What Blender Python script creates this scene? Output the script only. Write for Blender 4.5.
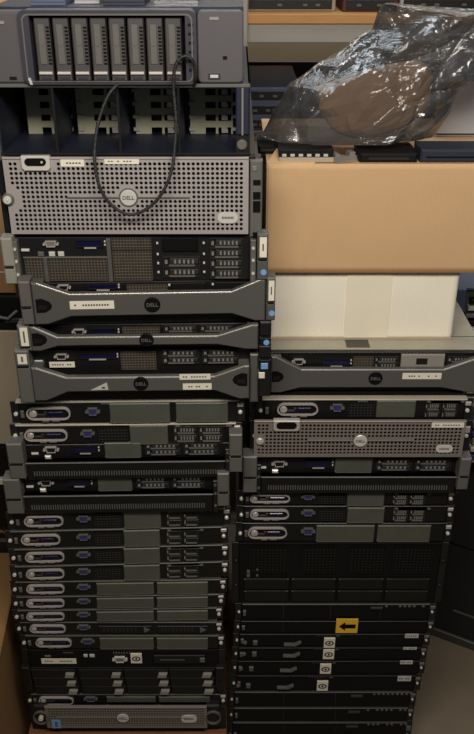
import bpy, math, random
from mathutils import Vector, noise
random.seed(7)
C = bpy.context.scene.collection
for o in list(bpy.data.objects): bpy.data.objects.remove(o)

# ------------------------------------------------------------ camera, world, light
F = 850.0; TH = math.radians(28.0); HC = 1.93
def sr(r, g, b):
    f = lambda c: (c/255/12.92) if c/255 <= .04045 else ((c/255+.055)/1.055)**2.4
    return (f(r), f(g), f(b), 1)
cd = bpy.data.cameras.new('camera'); cam = bpy.data.objects.new('camera', cd); C.objects.link(cam)
cam.location = (0, 0, HC); cam.rotation_euler = (math.radians(90)-TH, 0, 0)
cd.sensor_fit = 'VERTICAL'; cd.sensor_height = 24; cd.lens = F/734*24; cd.clip_start = .05
bpy.context.scene.camera = cam
vs = bpy.context.scene.view_settings
vs.view_transform = 'Standard'; vs.look = 'None'; vs.gamma = 1; vs.use_curve_mapping = False; vs.exposure = 0.0
w = bpy.data.worlds.new('world'); bpy.context.scene.world = w; w.use_nodes = True
w.node_tree.nodes['Background'].inputs[0].default_value = (.80, .88, 1, 1)
w.node_tree.nodes['Background'].inputs[1].default_value = .06
def area(name, loc, rot, sx, sy, energy, col):
    l = bpy.data.lights.new(name, 'AREA'); l.shape = 'RECTANGLE'; l.size = sx; l.size_y = sy
    l.energy = energy; l.color = col
    o = bpy.data.objects.new(name, l); C.objects.link(o); o.location = loc
    o.rotation_euler = [math.radians(a) for a in rot]; return o
area('ceiling_lamp', (.05, .38, 2.38), (38, 0, 0), 1.3, .3, 26, (1, .94, .86))
area('shelf_fill_light', (.2, 2.1, 3.1), (0, 0, 0), 2.2, .3, 14, (.80, .90, 1))  # unseen light added to brighten the shelving behind the stacks
area('wall_fill_light', (.2, 3.6, 3.0), (0, 0, 0), 2.4, .3, 26, (1, .95, .86))  # unseen light added so the back wall shows bright under the shelf

# ------------------------------------------------------------ materials
def mat(name, col, rough=.5, metal=0, bump=0, bscale=60, var=.12, vscale=12, alpha=None, stretch=(1, 1, 1)):
    m = bpy.data.materials.new(name); m.use_nodes = True
    nt = m.node_tree; b = nt.nodes['Principled BSDF']
    b.inputs['Roughness'].default_value = rough; b.inputs['Metallic'].default_value = metal
    tc = nt.nodes.new('ShaderNodeTexCoord'); mp = nt.nodes.new('ShaderNodeMapping')
    mp.inputs['Scale'].default_value = stretch
    nt.links.new(tc.outputs['Object'], mp.inputs[0])
    n = nt.nodes.new('ShaderNodeTexNoise'); n.inputs['Scale'].default_value = vscale; n.inputs['Detail'].default_value = 5
    nt.links.new(mp.outputs[0], n.inputs['Vector'])
    r = nt.nodes.new('ShaderNodeMix'); r.data_type = 'RGBA'
    r.inputs[6].default_value = tuple(c*(1-var) for c in col[:3])+(1,)
    r.inputs[7].default_value = tuple(min(1, c*(1+var)) for c in col[:3])+(1,)
    nt.links.new(n.outputs[0], r.inputs[0]); nt.links.new(r.outputs[2], b.inputs['Base Color'])
    if bump:
        n2 = nt.nodes.new('ShaderNodeTexNoise'); n2.inputs['Scale'].default_value = bscale
        nt.links.new(mp.outputs[0], n2.inputs['Vector'])
        bp = nt.nodes.new('ShaderNodeBump'); bp.inputs['Strength'].default_value = bump; bp.inputs['Distance'].default_value = .004
        nt.links.new(n2.outputs[0], bp.inputs['Height']); nt.links.new(bp.outputs[0], b.inputs['Normal'])
    return m
def card(name, col, rough=.8):
    m = mat(name, col, rough, var=.08, vscale=5)
    nt = m.node_tree; b = nt.nodes['Principled BSDF']; tc = [n for n in nt.nodes if n.type == 'TEX_COORD'][0]
    wv = nt.nodes.new('ShaderNodeTexWave'); wv.bands_direction = 'X'; wv.inputs['Scale'].default_value = 55
    wv.inputs['Distortion'].default_value = .6
    nt.links.new(tc.outputs['Object'], wv.inputs['Vector'])
    n = nt.nodes.new('ShaderNodeTexNoise'); n.inputs['Scale'].default_value = 7
    nt.links.new(tc.outputs['Object'], n.inputs['Vector'])
    ad = nt.nodes.new('ShaderNodeMath'); ad.operation = 'MULTIPLY_ADD'; ad.inputs[1].default_value = .25
    nt.links.new(wv.outputs[1], ad.inputs[0]); nt.links.new(n.outputs[0], ad.inputs[2])
    bp = nt.nodes.new('ShaderNodeBump'); bp.inputs['Strength'].default_value = .25; bp.inputs['Distance'].default_value = .004
    nt.links.new(ad.outputs[0], bp.inputs['Height']); nt.links.new(bp.outputs[0], b.inputs['Normal'])
    return m
M = dict(
 black=mat('black_plastic', sr(20, 20, 19), .42),
 deep=mat('deep_black', sr(9, 9, 9), .6),
 steel=mat('black_steel', sr(30, 29, 28), .4, .2, vscale=8, var=.3),
 bluesteel=mat('navy_black_steel', sr(34, 38, 54), .5, .2, vscale=6, var=.3),
 grey=mat('dark_grey_bezel', sr(98, 96, 92), .38, .3, vscale=4),
 edge=mat('light_edge', sr(176, 172, 164), .3, .6),
 light=mat('warm_grey_bezel', sr(176, 168, 164), .4, .25, vscale=4, var=.06),
 brown=mat('brown_grey_bezel', sr(132, 122, 114), .45, .2, vscale=4, var=.08),
 latch=mat('grey_latch', sr(98, 96, 91), .5, .1, vscale=9),
 beige=mat('beige_latch', sr(140, 136, 126), .5, 0),
 blank=mat('olive_grey_blank', sr(88, 89, 78), .5, .2, vscale=20, var=.22),
 lid=mat('galvanised_lid', sr(170, 163, 146), .5, .1, vscale=25, var=.15),
 darklid=mat('dark_steel_lid', sr(84, 82, 76), .5, .4, vscale=15, var=.2),
 silver=mat('silver', sr(215, 210, 200), .3, .2),
 ring=mat('satin_ring', sr(180, 172, 166), .35, .2),
 white=mat('white_plastic', sr(190, 188, 180), .5),
 blue=mat('blue_plastic', sr(48, 52, 110), .4),
 lcd=mat('lcd_blue', sr(16, 17, 52), .2),
 ltblue=mat('sky_blue_sticker', sr(120, 160, 205), .5),
 sticker=mat('cream_sticker', sr(228, 220, 200), .6, var=.04),
 ink=mat('dark_ink', sr(50, 46, 44), .6),
 cream2=mat('aged_paper', sr(240, 229, 204), .8, var=.08),
 yellow=mat('yellow_sticker', sr(236, 186, 50), .5),
 inkblack=mat('black_ink', sr(14, 12, 10), .6),
 dust=mat('dusty_mesh', sr(80, 72, 60), .75, 0, var=.35, vscale=60),
 dustback=mat('dusty_brown_backing', sr(44, 37, 30), .9, var=.5, vscale=50),
 drive=mat('drive_face', sr(40, 38, 36), .5, 0, var=.25, vscale=40),
 hdd=mat('caddy_face', sr(74, 71, 69), .45, .1, var=.15, vscale=15),
 hddlight=mat('caddy_strip', sr(98, 96, 92), .45, .1, var=.12, vscale=15),
 sidepanel=mat('enclosure_side_panel', sr(84, 80, 82), .5, .05, vscale=5, var=.06),
 frame=mat('enclosure_frame', sr(60, 59, 68), .4, .1),
 plate=mat('bay_back_plate', sr(178, 176, 150), .6, 0, var=.3, vscale=10),
 cardb=card('cardboard', sr(206, 168, 124)),
 cream=card('cream_cardboard', sr(246, 237, 216)),
 cardd=card('brown_cardboard', sr(150, 112, 68)),
 reflbrown=mat('reflected_brown', sr(214, 168, 122), .6, var=.15, bump=.4, bscale=30),  # brown of the cardboard reflected in the bag film, as a colour
 tan=mat('tan_panel', sr(176, 160, 136), .7, vscale=3),
 wood=mat('pallet_wood', sr(120, 76, 42), .7, bump=.3, bscale=30, var=.3, vscale=14, stretch=(1, 8, 8)),
 board=mat('shelf_board', sr(206, 150, 88), .7, var=.15, vscale=14, stretch=(1, 8, 8)),
 beam=mat('shelf_beam_grey', sr(168, 162, 150), .5, .1, vscale=5),
 under=mat('shelf_underside', sr(120, 102, 80), .8, vscale=5),
 concrete=mat('concrete', sr(128, 114, 94), .75, bump=.15, bscale=90, var=.25, vscale=5),
 wall=mat('warehouse_wall', sr(142, 124, 100), .8, vscale=2),
 cable=mat('black_braid', sr(34, 33, 33), .55, bump=.5, bscale=300),
 pcb=mat('green_board', sr(70, 80, 60), .5, var=.4, vscale=60),
 navy=mat('navy_plastic', sr(42, 46, 58), .5),
 bluepanel=mat('blue_panel', sr(84, 94, 118), .45, vscale=8),
 plastgrey=mat('pale_grey_plastic', sr(176, 174, 176), .5, var=.05),
 case=mat('matt_black_case', sr(36, 36, 36), .6, vscale=4),
 shiny=mat('shiny_metal', sr(190, 190, 190), .25, .9, bump=.4, bscale=40),
 maroon=mat('dark_red_plastic', sr(84, 40, 36), .6),
)

for k_, v_ in (('inkblack', .15), ('deep', .3), ('black', .4)):
    M[k_].node_tree.nodes['Principled BSDF'].inputs['Specular IOR Level'].default_value = v_

# ------------------------------------------------------------ mesh builder
class MB:
    def __init__(s): s.v = []; s.f = []
    def add(s, vs_, fs):
        n = len(s.v); s.v += vs_; s.f += [[n+i for i in f] for f in fs]
    def box(s, x0, x1, y0, y1, z0, z1, c=0):
        if x1 < x0: x0, x1 = x1, x0
        if z1 < z0: z0, z1 = z1, z0
        if y1 < y0: y0, y1 = y1, y0
        c = min(c, (x1-x0)/3, (z1-z0)/3, (y1-y0)/2)
        if c <= 0:
            vs_ = [(x, y, z) for x in (x0, x1) for y in (y0, y1) for z in (z0, z1)]
            s.add(vs_, [(0, 1, 3, 2), (4, 6, 7, 5), (0, 4, 5, 1), (2, 3, 7, 6), (0, 2, 6, 4), (1, 5, 7, 3)]); return s
        R = lambda x0, x1, z0, z1, y: [(x0, y, z0), (x1, y, z0), (x1, y, z1), (x0, y, z1)]
        vs_ = R(x0+c, x1-c, z0+c, z1-c, y0)+R(x0, x1, z0, z1, y0+c)+R(x0, x1, z0, z1, y1)
        fs = [(0, 1, 2, 3), (11, 10, 9, 8)]
        for a in (0, 4):
            for i in range(4):
                j = (i+1) % 4; fs.append((a+i, a+4+i, a+4+j, a+j))
        s.add(vs_, fs); return s
    def prism(s, pts, y0, y1, c=0):      # polygon in x,z extruded along y, front edge chamfered
        n = len(pts)
        A = sum(pts[i][0]*pts[(i+1) % n][1]-pts[(i+1) % n][0]*pts[i][1] for i in range(n))
        if A < 0: pts = pts[::-1]
        def inset(d):
            out = []
            for i in range(n):
                p, q, r = Vector(pts[i-1]), Vector(pts[i]), Vector(pts[(i+1) % n])
                a = (q-p).normalized(); b = (r-q).normalized()
                na = Vector((-a.y, a.x)); nb = Vector((-b.y, b.x)); m = na+nb
                k = d/max(.35, m.dot(na)) if m.length > 1e-6 else 0
                out.append((q.x+m.x*k, q.y+m.y*k))
            return out
        rings = []
        if c: rings.append([(x, y0, z) for x, z in inset(c)]); rings.append([(x, y0+c, z) for x, z in pts])
        else: rings.append([(x, y0, z) for x, z in pts])
        rings.append([(x, y1, z) for x, z in pts])
        vs_ = sum(rings, []); fs = [tuple(range(n)), tuple(range(len(vs_)-1, len(vs_)-1-n, -1))]
        for k in range(len(rings)-1):
            for i in range(n):
                j = (i+1) % n; fs.append((k*n+i, (k+1)*n+i, (k+1)*n+j, k*n+j))
        s.add(vs_, fs); return s
    def disc(s, cx, cz, r, y0, y1, n=20, c=0, rz=None):
        rz = rz or r
        return s.prism([(cx+r*math.cos(2*math.pi*i/n), cz+rz*math.sin(2*math.pi*i/n)) for i in range(n)], y0, y1, c)
    def band(s, outer, inner, y0, y1):   # frame between two loops of the same length
        n = len(outer)
        L = [[(x, y, z) for x, z in lp] for y in (y0, y1) for lp in (outer, inner)]
        vs_ = sum(L, []); fs = []
        for i in range(n):
            j = (i+1) % n
            fs += [(i, j, n+j, n+i), (2*n+i, 3*n+i, 3*n+j, 2*n+j), (i, 2*n+i, 2*n+j, j), (n+i, n+j, 3*n+j, 3*n+i)]
        s.add(vs_, fs); return s
    def frame(s, x0, x1, z0, z1, t, y0, y1):
        o = [(x0, z0), (x1, z0), (x1, z1), (x0, z1)]; i = [(x0+t, z0+t), (x1-t, z0+t), (x1-t, z1-t), (x0+t, z1-t)]
        return s.band(o, i, y0, y1)
    def stadium(s, x0, x1, z0, z1, t, y0, y1):
        def lp(d):
            r = (z1-z0)/2-d; cz = (z0+z1)/2; R = (z1-z0)/2; out = []
            for k in range(9): a = -math.pi/2+math.pi*k/8; out.append((x1-R+r*math.cos(a), cz+r*math.sin(a)))
            for k in range(9): a = math.pi/2+math.pi*k/8; out.append((x0+R+r*math.cos(a), cz+r*math.sin(a)))
            return out
        if t: return s.band(lp(0), lp(t), y0, y1)
        return s.prism(lp(0), y0, y1)
    def perf(s, x0, x1, z0, z1, pitch, r, y, depth=.003, skip=None, sides=8):
        nx = max(1, round((x1-x0)/pitch)); nz = max(1, round((z1-z0)/pitch)); px = (x1-x0)/nx; pz = (z1-z0)/nz
        for i in range(nx):
            for k in range(nz):
                a, b = x0+i*px, x0+(i+1)*px; c, d = z0+k*pz, z0+(k+1)*pz; cx = (a+b)/2; cz = (c+d)/2
                if skip and skip(cx, cz):
                    s.add([(a, y, c), (b, y, c), (b, y, d), (a, y, d)], [(0, 1, 2, 3)]); continue
                if sides == 4:
                    o = [(a, c), (b, c), (b, d), (a, d)]; h = [(cx-r, cz-r), (cx+r, cz-r), (cx+r, cz+r), (cx-r, cz+r)]
                else:
                    o = [(a, c), (cx, c), (b, c), (b, cz), (b, d), (cx, d), (a, d), (a, cz)]
                    h = [(cx+r*math.cos(math.radians(225+45*q)), cz+r*math.sin(math.radians(225+45*q))) for q in range(8)]
                n = len(o)
                vs_ = [(x, y, z) for x, z in o]+[(x, y, z) for x, z in h]+[(x, y+depth, z) for x, z in h]
                fs = []
                for q in range(n):
                    j = (q+1) % n; fs += [(q, j, n+j, n+q), (n+q, n+j, 2*n+j, 2*n+q)]
                s.add(vs_, fs)
        return s
    def tube(s, pts, r, n=8, rough=0):
        pts = [Vector(p) for p in pts]; vs_ = []; N = Vector((0, 1, 0.01))
        for i, p in enumerate(pts):
            t = (pts[min(i+1, len(pts)-1)]-pts[max(i-1, 0)]).normalized()
            N = (N-t*N.dot(t)).normalized(); B = t.cross(N)
            rr = r*(1+rough*(i % 2))
            for k in range(n):
                a = 2*math.pi*k/n; q = p+(N*math.cos(a)+B*math.sin(a))*rr; vs_.append(tuple(q))
        fs = [tuple(range(n)), tuple(range(len(vs_)-1, len(vs_)-1-n, -1))]
        for i in range(len(pts)-1):
            for k in range(n):
                j = (k+1) % n; fs.append((i*n+k, (i+1)*n+k, (i+1)*n+j, i*n+j))
        s.add(vs_, fs); return s
    def build(s, name, m, parent=None, label=None, smooth=False, loc=(0, 0, 0), rot=(0, 0, 0)):
        me = bpy.data.meshes.new(name); me.from_pydata(s.v, [], s.f); me.update()
        import bmesh
        if not getattr(s, 'openmesh', False):
            bm = bmesh.new(); bm.from_mesh(me); bmesh.ops.recalc_face_normals(bm, faces=bm.faces); bm.to_mesh(me); bm.free()
        if smooth:
            for p in me.polygons: p.use_smooth = True
        me.materials.append(M[m] if isinstance(m, str) else m)
        o = bpy.data.objects.new(name, me); C.objects.link(o); o.location = loc; o.rotation_euler = rot
        if parent: o.parent = parent
        if label: o['label'] = label
        return o
def tag(o, label, cat, group=None):
    o['label'] = label; o['category'] = cat
    if group: o['group'] = group
    return o
def structure(o): o['kind'] = 'structure'; return o
def thing(name, loc, label, cat, group=None, rz=0):
    o = bpy.data.objects.new(name, None); C.objects.link(o); o.empty_display_size = .05
    o.location = loc; o.rotation_euler = (0, 0, rz); return tag(o, label, cat, group)
def P(px, py, D):                        # where a sight line meets the upright plane at distance D
    a = TH+math.atan((py-367)/F); h = D*math.tan(a); z = D*math.cos(TH)+h*math.sin(TH)
    return (px-237)/F*z, HC-h
def lettering(txt, size, mname, parent, x, y, z, depth=.0006, bold=.0):
    cu = bpy.data.curves.new('lettering', 'FONT'); cu.body = txt; cu.size = size; cu.extrude = depth; cu.offset = bold
    cu.align_x = 'CENTER'; cu.align_y = 'CENTER'; cu.resolution_u = 2
    t = bpy.data.objects.new('tmp', cu); C.objects.link(t)
    dg = bpy.context.evaluated_depsgraph_get()
    me = bpy.data.meshes.new_from_object(t.evaluated_get(dg)); bpy.data.objects.remove(t)
    me.materials.clear(); me.materials.append(M[mname])
    o = bpy.data.objects.new('lettering', me); C.objects.link(o); o.parent = parent
    o.location = (x, y, z); o.rotation_euler = (math.pi/2, 0, 0); return o

# ------------------------------------------------------------ setting
structure(MB().box(-3, 3.2, -1.2, 4.2, -.1, 0).build('floor', 'concrete'))
structure(MB().box(-3, 3.2, 4.2, 4.3, 0, 3.6).build('wall_back', 'wall'))

# ------------------------------------------------------------ rack unit framework
class Unit:
    def __init__(s, name, label, y0, y1, xl, xr, D, Dref=None, depth=.6, yaw=0, ear=.017, cat='server', group=None, z0=None,
                 face='black', chassis='steel', ears=True, facelabel=None, back=.012):
        Dref = Dref or D; s.D = D
        zt = P(0, y0, Dref)[1]; zb = P(0, y1, Dref)[1] if z0 is None else z0
        s.ym = (y0+y1)/2; s.y0 = y0; s.y1 = y1
        a, b = P(xl, s.ym, D)[0], P(xr, s.ym, D)[0]
        s.xc = (a+b)/2; s.W = b-a; s.H = zt-zb; s.zb = zb; s.ear = ear
        s.root = thing(name, (s.xc, D, zb), label, cat, group, math.radians(yaw))
        h = s.W/2-ear
        s.h = h
        if chassis:
            m = MB().box(-h, h, back, depth, .0, s.H)
            s.ch = m.build('chassis', chassis, s.root)
        if face: s.fp = MB().box(-h, h, 0, back, .001, s.H-.001, .0012).build('faceplate', face, s.root)
        if ears:
            for sg in (-1, 1):
                m = MB().box(sg*h, sg*s.W/2, .001, .004, .002, s.H-.002, .0005)
                m.box(sg*h, sg*(h+.002), .001, .03, .002, s.H-.002)
                e = m.build('rack_ear', 'steel', s.root)
                s.ears = getattr(s, 'ears', [])+[e]
    def x(s, px, off=0): return P(px, s.ym, s.D+off)[0]-s.xc
    def z(s, py, off=0): return P(0, py, s.D+off)[1]-s.zb
    def R(s, x0, y0, x1, y1, off=0): return s.x(x0, off), s.x(x1, off), s.z(y1, off), s.z(y0, off)
    def block(s, name, m, r, d=.003, c=.001, parent=None, label=None, y0=None):
        x0, x1, z0, z1 = s.R(*r); b = MB().box(x0, x1, -d if y0 is None else y0, .001, z0, z1, c)
        return b.build(name, m, parent or s.root, label)
    def screws(s, zs=None, big=.0042):
        for sg, e in zip((-1, 1), s.ears):
            m = MB(); xx = sg*(s.h+s.ear*.45)
            for q in (zs or [s.H*.45]):
                m.disc(xx, q, big, -.004, .002, 10, .001)
            m.build('thumb_screw', 'silver', e)
            if sg > 0:
                MB().box(xx-.006, xx+.006, -.003, .002, s.H*.68, s.H*.84, .001).build('ear_tab', 'latch' if big < .004 else 'ring', e)
            else:
                MB().box(s.h*-1+.002, s.h*-1+.009, -.004, .002, s.H*.3, s.H*.6, .001).build('ear_tab', 'latch', e)
def sticker(u, r, m='sticker', lines=1, d=.004, parent=None, label=None):
    x0, x1, z0, z1 = u.R(*r, -d)
    o = MB().box(x0, x1, -d-.0006, -d+.0003, z0, z1).build('label_sticker', m, parent or u.root, label)
    b = MB(); hh = (z1-z0)
    if x1-x0 < hh:                        # upright label: one column of marks
        for k in range(4): b.box(x0+(x1-x0)*.35, x1-(x1-x0)*.35, -d-.0009, -d, z0+hh*(.2+.16*k), z0+hh*(.29+.16*k))
    else:
        for l in range(lines):
            zz = z0+hh*(l+.5)/lines; n = max(4, int((x1-x0)/.006)); rnd = random.Random(int(r[0]*13+r[1]))
            for k in range(n):
                if rnd.random() < .25: continue
                xa = x0+(x1-x0)*(.1+.8*k/n); b.box(xa, xa+(x1-x0)*.5/n, -d-.0009, -d, zz-hh*.10/lines, zz+hh*.10/lines)
    b.build('print', 'ink', o); return o
def vga(u, px, py, w, h, core='black', shell='silver', d=.006):
    x0, x1, z0, z1 = u.R(px-w/2, py-h/2, px+w/2, py+h/2); iw = (x1-x0); ih = z1-z0
    pts = lambda k: [(x0+iw*(.22+k), z0+ih*k*1.6), (x1-iw*(.22+k), z0+ih*k*1.6), (x1-iw*(.13+k), z1-ih*k*1.6), (x0+iw*(.13+k), z1-ih*k*1.6)]
    o = MB().band(pts(0), pts(.06), -d, .001).build('vga_port', shell, u.root)
    b = MB(); b.prism(pts(.061), -d+.0015, .001); b.build('socket', core, o)
    for sx in (x0+iw*.06, x1-iw*.06): MB().disc(sx, (z0+z1)/2, ih*.22, -d, .001, 8).build('jack_screw', shell, o)
    return o
def oval(u, x0, x1, yc, hh=4.6, m='ring', blue=True):
    a, b, z0, z1 = u.R(x0, yc-hh, x1, yc+hh)
    o = MB().stadium(a, b, z0, z1, .0030, -.006, .001).build('control_panel_ring', m, u.root)
    MB().stadium(a+.002, b-.002, z0+.002, z1-.002, 0, -.002, .001).build('recess', 'deep', o)
    r = (z1-z0)/2; zc = (z0+z1)/2
    MB().disc(a+r*.95, zc, r*.55, -.006, 0, 14, .001).disc(a+r*.95, zc, r*.25, -.007, 0, 8).build('power_button', m, o)
    if blue: MB().box(a+(b-a)*.5, b-r*1.1, -.004, 0, zc-r*.3, zc+r*.25, .001).build('usb_port', 'lcd', o)
    MB().box(a+(b-a)*.24, a+(b-a)*.44, -.005, 0, zc-r*.42, zc-r*.05, .0005).box(a+(b-a)*.40, a+(b-a)*.47, -.005, 0, zc-r*.1, zc+r*.3, .0005).build('indicator', 'drive', o)
    MB().box(a+(b-a)*.34, a+(b-a)*.5, -.006, .001, z0-r*.35, z0-r*.02, .001).box(a+(b-a)*.56, a+(b-a)*.74, -.006, .001, z0-r*.3, z0-r*.02, .001).build('id_tab', 'latch', u.root)
    return o
def lcd(u, r, d=.004):
    x0, x1, z0, z1 = u.R(*r)
    o = MB().frame(x0, x1, z0, z1, .0016, -d, .001).build('lcd_display', 'steel', u.root)
    MB().box(x0+.001, x1-.001, -d*.5, .001, z0+.001, z1-.001).build('screen', 'lcd', o)
    b = MB(); w_ = x1-x0; b.box(x0+w_*.3, x1-w_*.25, -d-.001, 0, z0-.0022, z0+.0006)
    b.build('nameplate', 'ring', o)
    b = MB().disc(x1+.004, z0+(z1-z0)*.3, .0016, -.003, .001, 8).disc(x1+.004, z0+(z1-z0)*.75, .0016, -.003, .001, 8)
    b.build('menu_button', 'silver', o)
def grille(u, r, pitch=.0055, m='dust', back='dustback', fill=.36, parent=None):
    x0, x1, z0, z1 = u.R(*r)
    b = MB().perf(x0, x1, z0, z1, pitch, pitch*fill, -.0025, .002, None, 4); b.openmesh = True
    o = b.build('vent_grille', m, parent or u.root)
    MB().box(x0, x1, -.0008, .001, z0, z1).build('dust_backing', back, o)
    return o
def drive(u, r, bright=1, name='drive_carrier'):
    x0, x1, z0, z1 = u.R(*r); w_ = x1-x0; h_ = z1-z0
    b = MB().frame(x0, x1, z0, z1, min(.0012, h_*.12), -.004, .001)
    b.box(x0+w_*.18, x1-w_*.04, -.003, .001, z0+h_*.25, z1-h_*.18, .0008)
    o = b.build(name, 'drive', u.root)
    s = MB(); n = 5
    for k in range(n):
        a = x0+w_*(.30+.12*k); s.box(a, a+w_*.055, -.0042, -.002, z0+h_*.32, z1-h_*.30)
    s.build('vent_slots', 'deep' if bright < 1 else 'edge', o)
    MB().box(x0+w_*.16, x1-w_*.14, -.0055, .0, z0+h_*.04, z0+h_*.15).build('release_lever', 'latch', o)
    MB().box(x0+w_*.05, x0+w_*.12, -.0048, 0, z0+h_*.3, z0+h_*.62).build('status_light', 'edge', o)
def blank(u, r, m='blank', d=.005, lip=True):
    x0, x1, z0, z1 = u.R(*r)
    o = MB().box(x0, x1, -d, .001, z0, z1, .0015).build('blank_panel', m, u.root)
    if lip: MB().box(x0+.002, x1-.002, -d-.001, -d+.001, z0, z0+.0012).box(x0, x0+.003, -d-.0012, 0, z0+.002, z0+.006).build('lip', 'latch', o)
    return o
def latch(u, side, r, m='latch', paper=False, blue=False, off=-.03, split=.42, parent=None):
    x0, x1, z0, z1 = u.R(*r, off)
    b = MB().box(x0, x1, off, .004, z0, z0+(z1-z0)*split-.001, .0025).box(x0, x1, off, .004, z0+(z1-z0)*split+.001, z1, .0025)
    b.box(x0+.001, x1-.001, off+.003, .004, z0+.004, z1-.004)
    o = b.build('rack_latch', m, u.root)
    MB().box(x0+.002, x1-.002, off-.0012, off+.001, z0+(z1-z0)*split-.0012, z0+(z1-z0)*split+.001).build('latch_seam', 'steel', o)
    if paper:
        q = MB().box(x0+(x1-x0)*.22, x1-(x1-x0)*.14, off-.0008, off+.0005, z0+(z1-z0)*(split+.06), z1-(z1-z0)*.06)
        s_ = q.build('label_sticker', 'sticker', o, 'white upright sticker')
        MB().box(x0+(x1-x0)*.46, x0+(x1-x0)*.60, off-.0011, off, z0+(z1-z0)*(split+.2), z1-(z1-z0)*.2).build('print', 'latch', s_)
    if blue:
        MB().disc((x0+x1)/2+.002, z0+(z1-z0)*.18, .0055, off-.001, off+.001, 12).build('release_button', 'ltblue', o)
    return o
def dellbadge(u, px, py, rpx, off, silver=False, size=None):
    x = u.x(px, off); z = u.z(py, off); r = rpx*(u.x(px+1, off)-u.x(px, off))
    o = MB().disc(x, z, r, off-.003, off+.001, 28, .001).build('logo_badge', 'silver' if silver else 'inkblack', u.root)
    if silver: MB().disc(x, z, r*1.2, off-.0015, off+.001, 28, .0008).build('badge_rim', 'latch', o)
    lettering('DELL', r*.66, 'latch' if silver else 'latch', o, x, off-.0032, z, .0004, r*.012)
def bezel710(u, L, Rr, top, bot, slopeL, slopeR, fullT, fullB, off=-.022, m='grey', recessL=None, recessR=None):
    """aluminium-look snap-on bezel: tall ends, narrow middle"""
    X = lambda p: u.x(p, off); Z = lambda p: u.z(p, off)
    pts = [(X(L), Z(fullB)), (X(L+(slopeL-L)*.35), Z(fullB)), (X(slopeL), Z(bot)), (X(slopeR), Z(bot)), (X(Rr-(Rr-slopeR)*.3), Z(fullB)), (X(Rr), Z(fullB)),
           (X(Rr), Z(fullT)), (X(Rr-(Rr-slopeR)*.15), Z(fullT)), (X(slopeR), Z(top)), (X(slopeL), Z(top)), (X(L+(slopeL-L)*.15), Z(fullT)), (X(L), Z(fullT))]
    o = MB().prism(pts, off, off+.012, .0025).box(X(L), X(L)+.02, off+.004, 0, Z(fullB)+.003, Z(fullT)-.003).box(X(Rr)-.02, X(Rr), off+.004, 0, Z(fullB)+.003, Z(fullT)-.003).build('bezel', m, u.root)
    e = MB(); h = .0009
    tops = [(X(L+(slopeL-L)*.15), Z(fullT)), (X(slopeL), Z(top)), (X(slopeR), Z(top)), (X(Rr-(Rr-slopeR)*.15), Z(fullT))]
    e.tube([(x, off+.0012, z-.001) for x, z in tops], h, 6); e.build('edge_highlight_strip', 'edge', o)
    for rc, sg in ((recessL, 1), (recessR, -1)):
        if rc:
            x0, x1, z0, z1 = u.R(*rc, off)
            if sg < 0: x0, x1 = x1, x0
            w_ = x1-x0; zc = (z0+z1)/2; hh = (z1-z0)/2
            pt = [(x0, zc-hh), (x0+w_*.55, zc-hh*.95), (x0+w_*.9, zc-hh*.5), (x1, zc), (x0+w_*.85, zc+hh*.55), (x0+w_*.4, zc+hh), (x0, zc+hh*.9)]
            r_ = MB().prism(pt, off-.0008, off+.002).build('handle_recess', 'inkblack', o)
            MB().prism([(x0+w_*.1, zc-hh*.6), (x0+w_*.6, zc-hh*.5), (x0+w_*.7, zc), (x0+w_*.15, zc+hh*.2)], off-.0016, off+.001).build('finger_tab', 'steel', r_)
    return o

# ------------------------------------------------------------ LEFT STACK
DL = 1.445; XM = 237
LG = 'servers in the left stack'

# wooden pallet under the left stack
zp = P(0, 729.5, DL)[1]
pal = thing('wooden_pallet', (P(130, 729, DL)[0], DL+.36, 0), 'brown wooden pallet carrying the left stack of servers', 'pallet')
for k in range(6): MB().box(-.25, .24, -.372+.128*k, -.372+.128*k+.105, zp-.02, zp, .002).build('deck_board', 'wood', pal)
for k in (-1, 0, 1): MB().box(-.245+.205*(k+1), -.175+.205*(k+1), -.36, .36, 0, zp-.02, .003).build('stringer', 'wood', pal)

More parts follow.
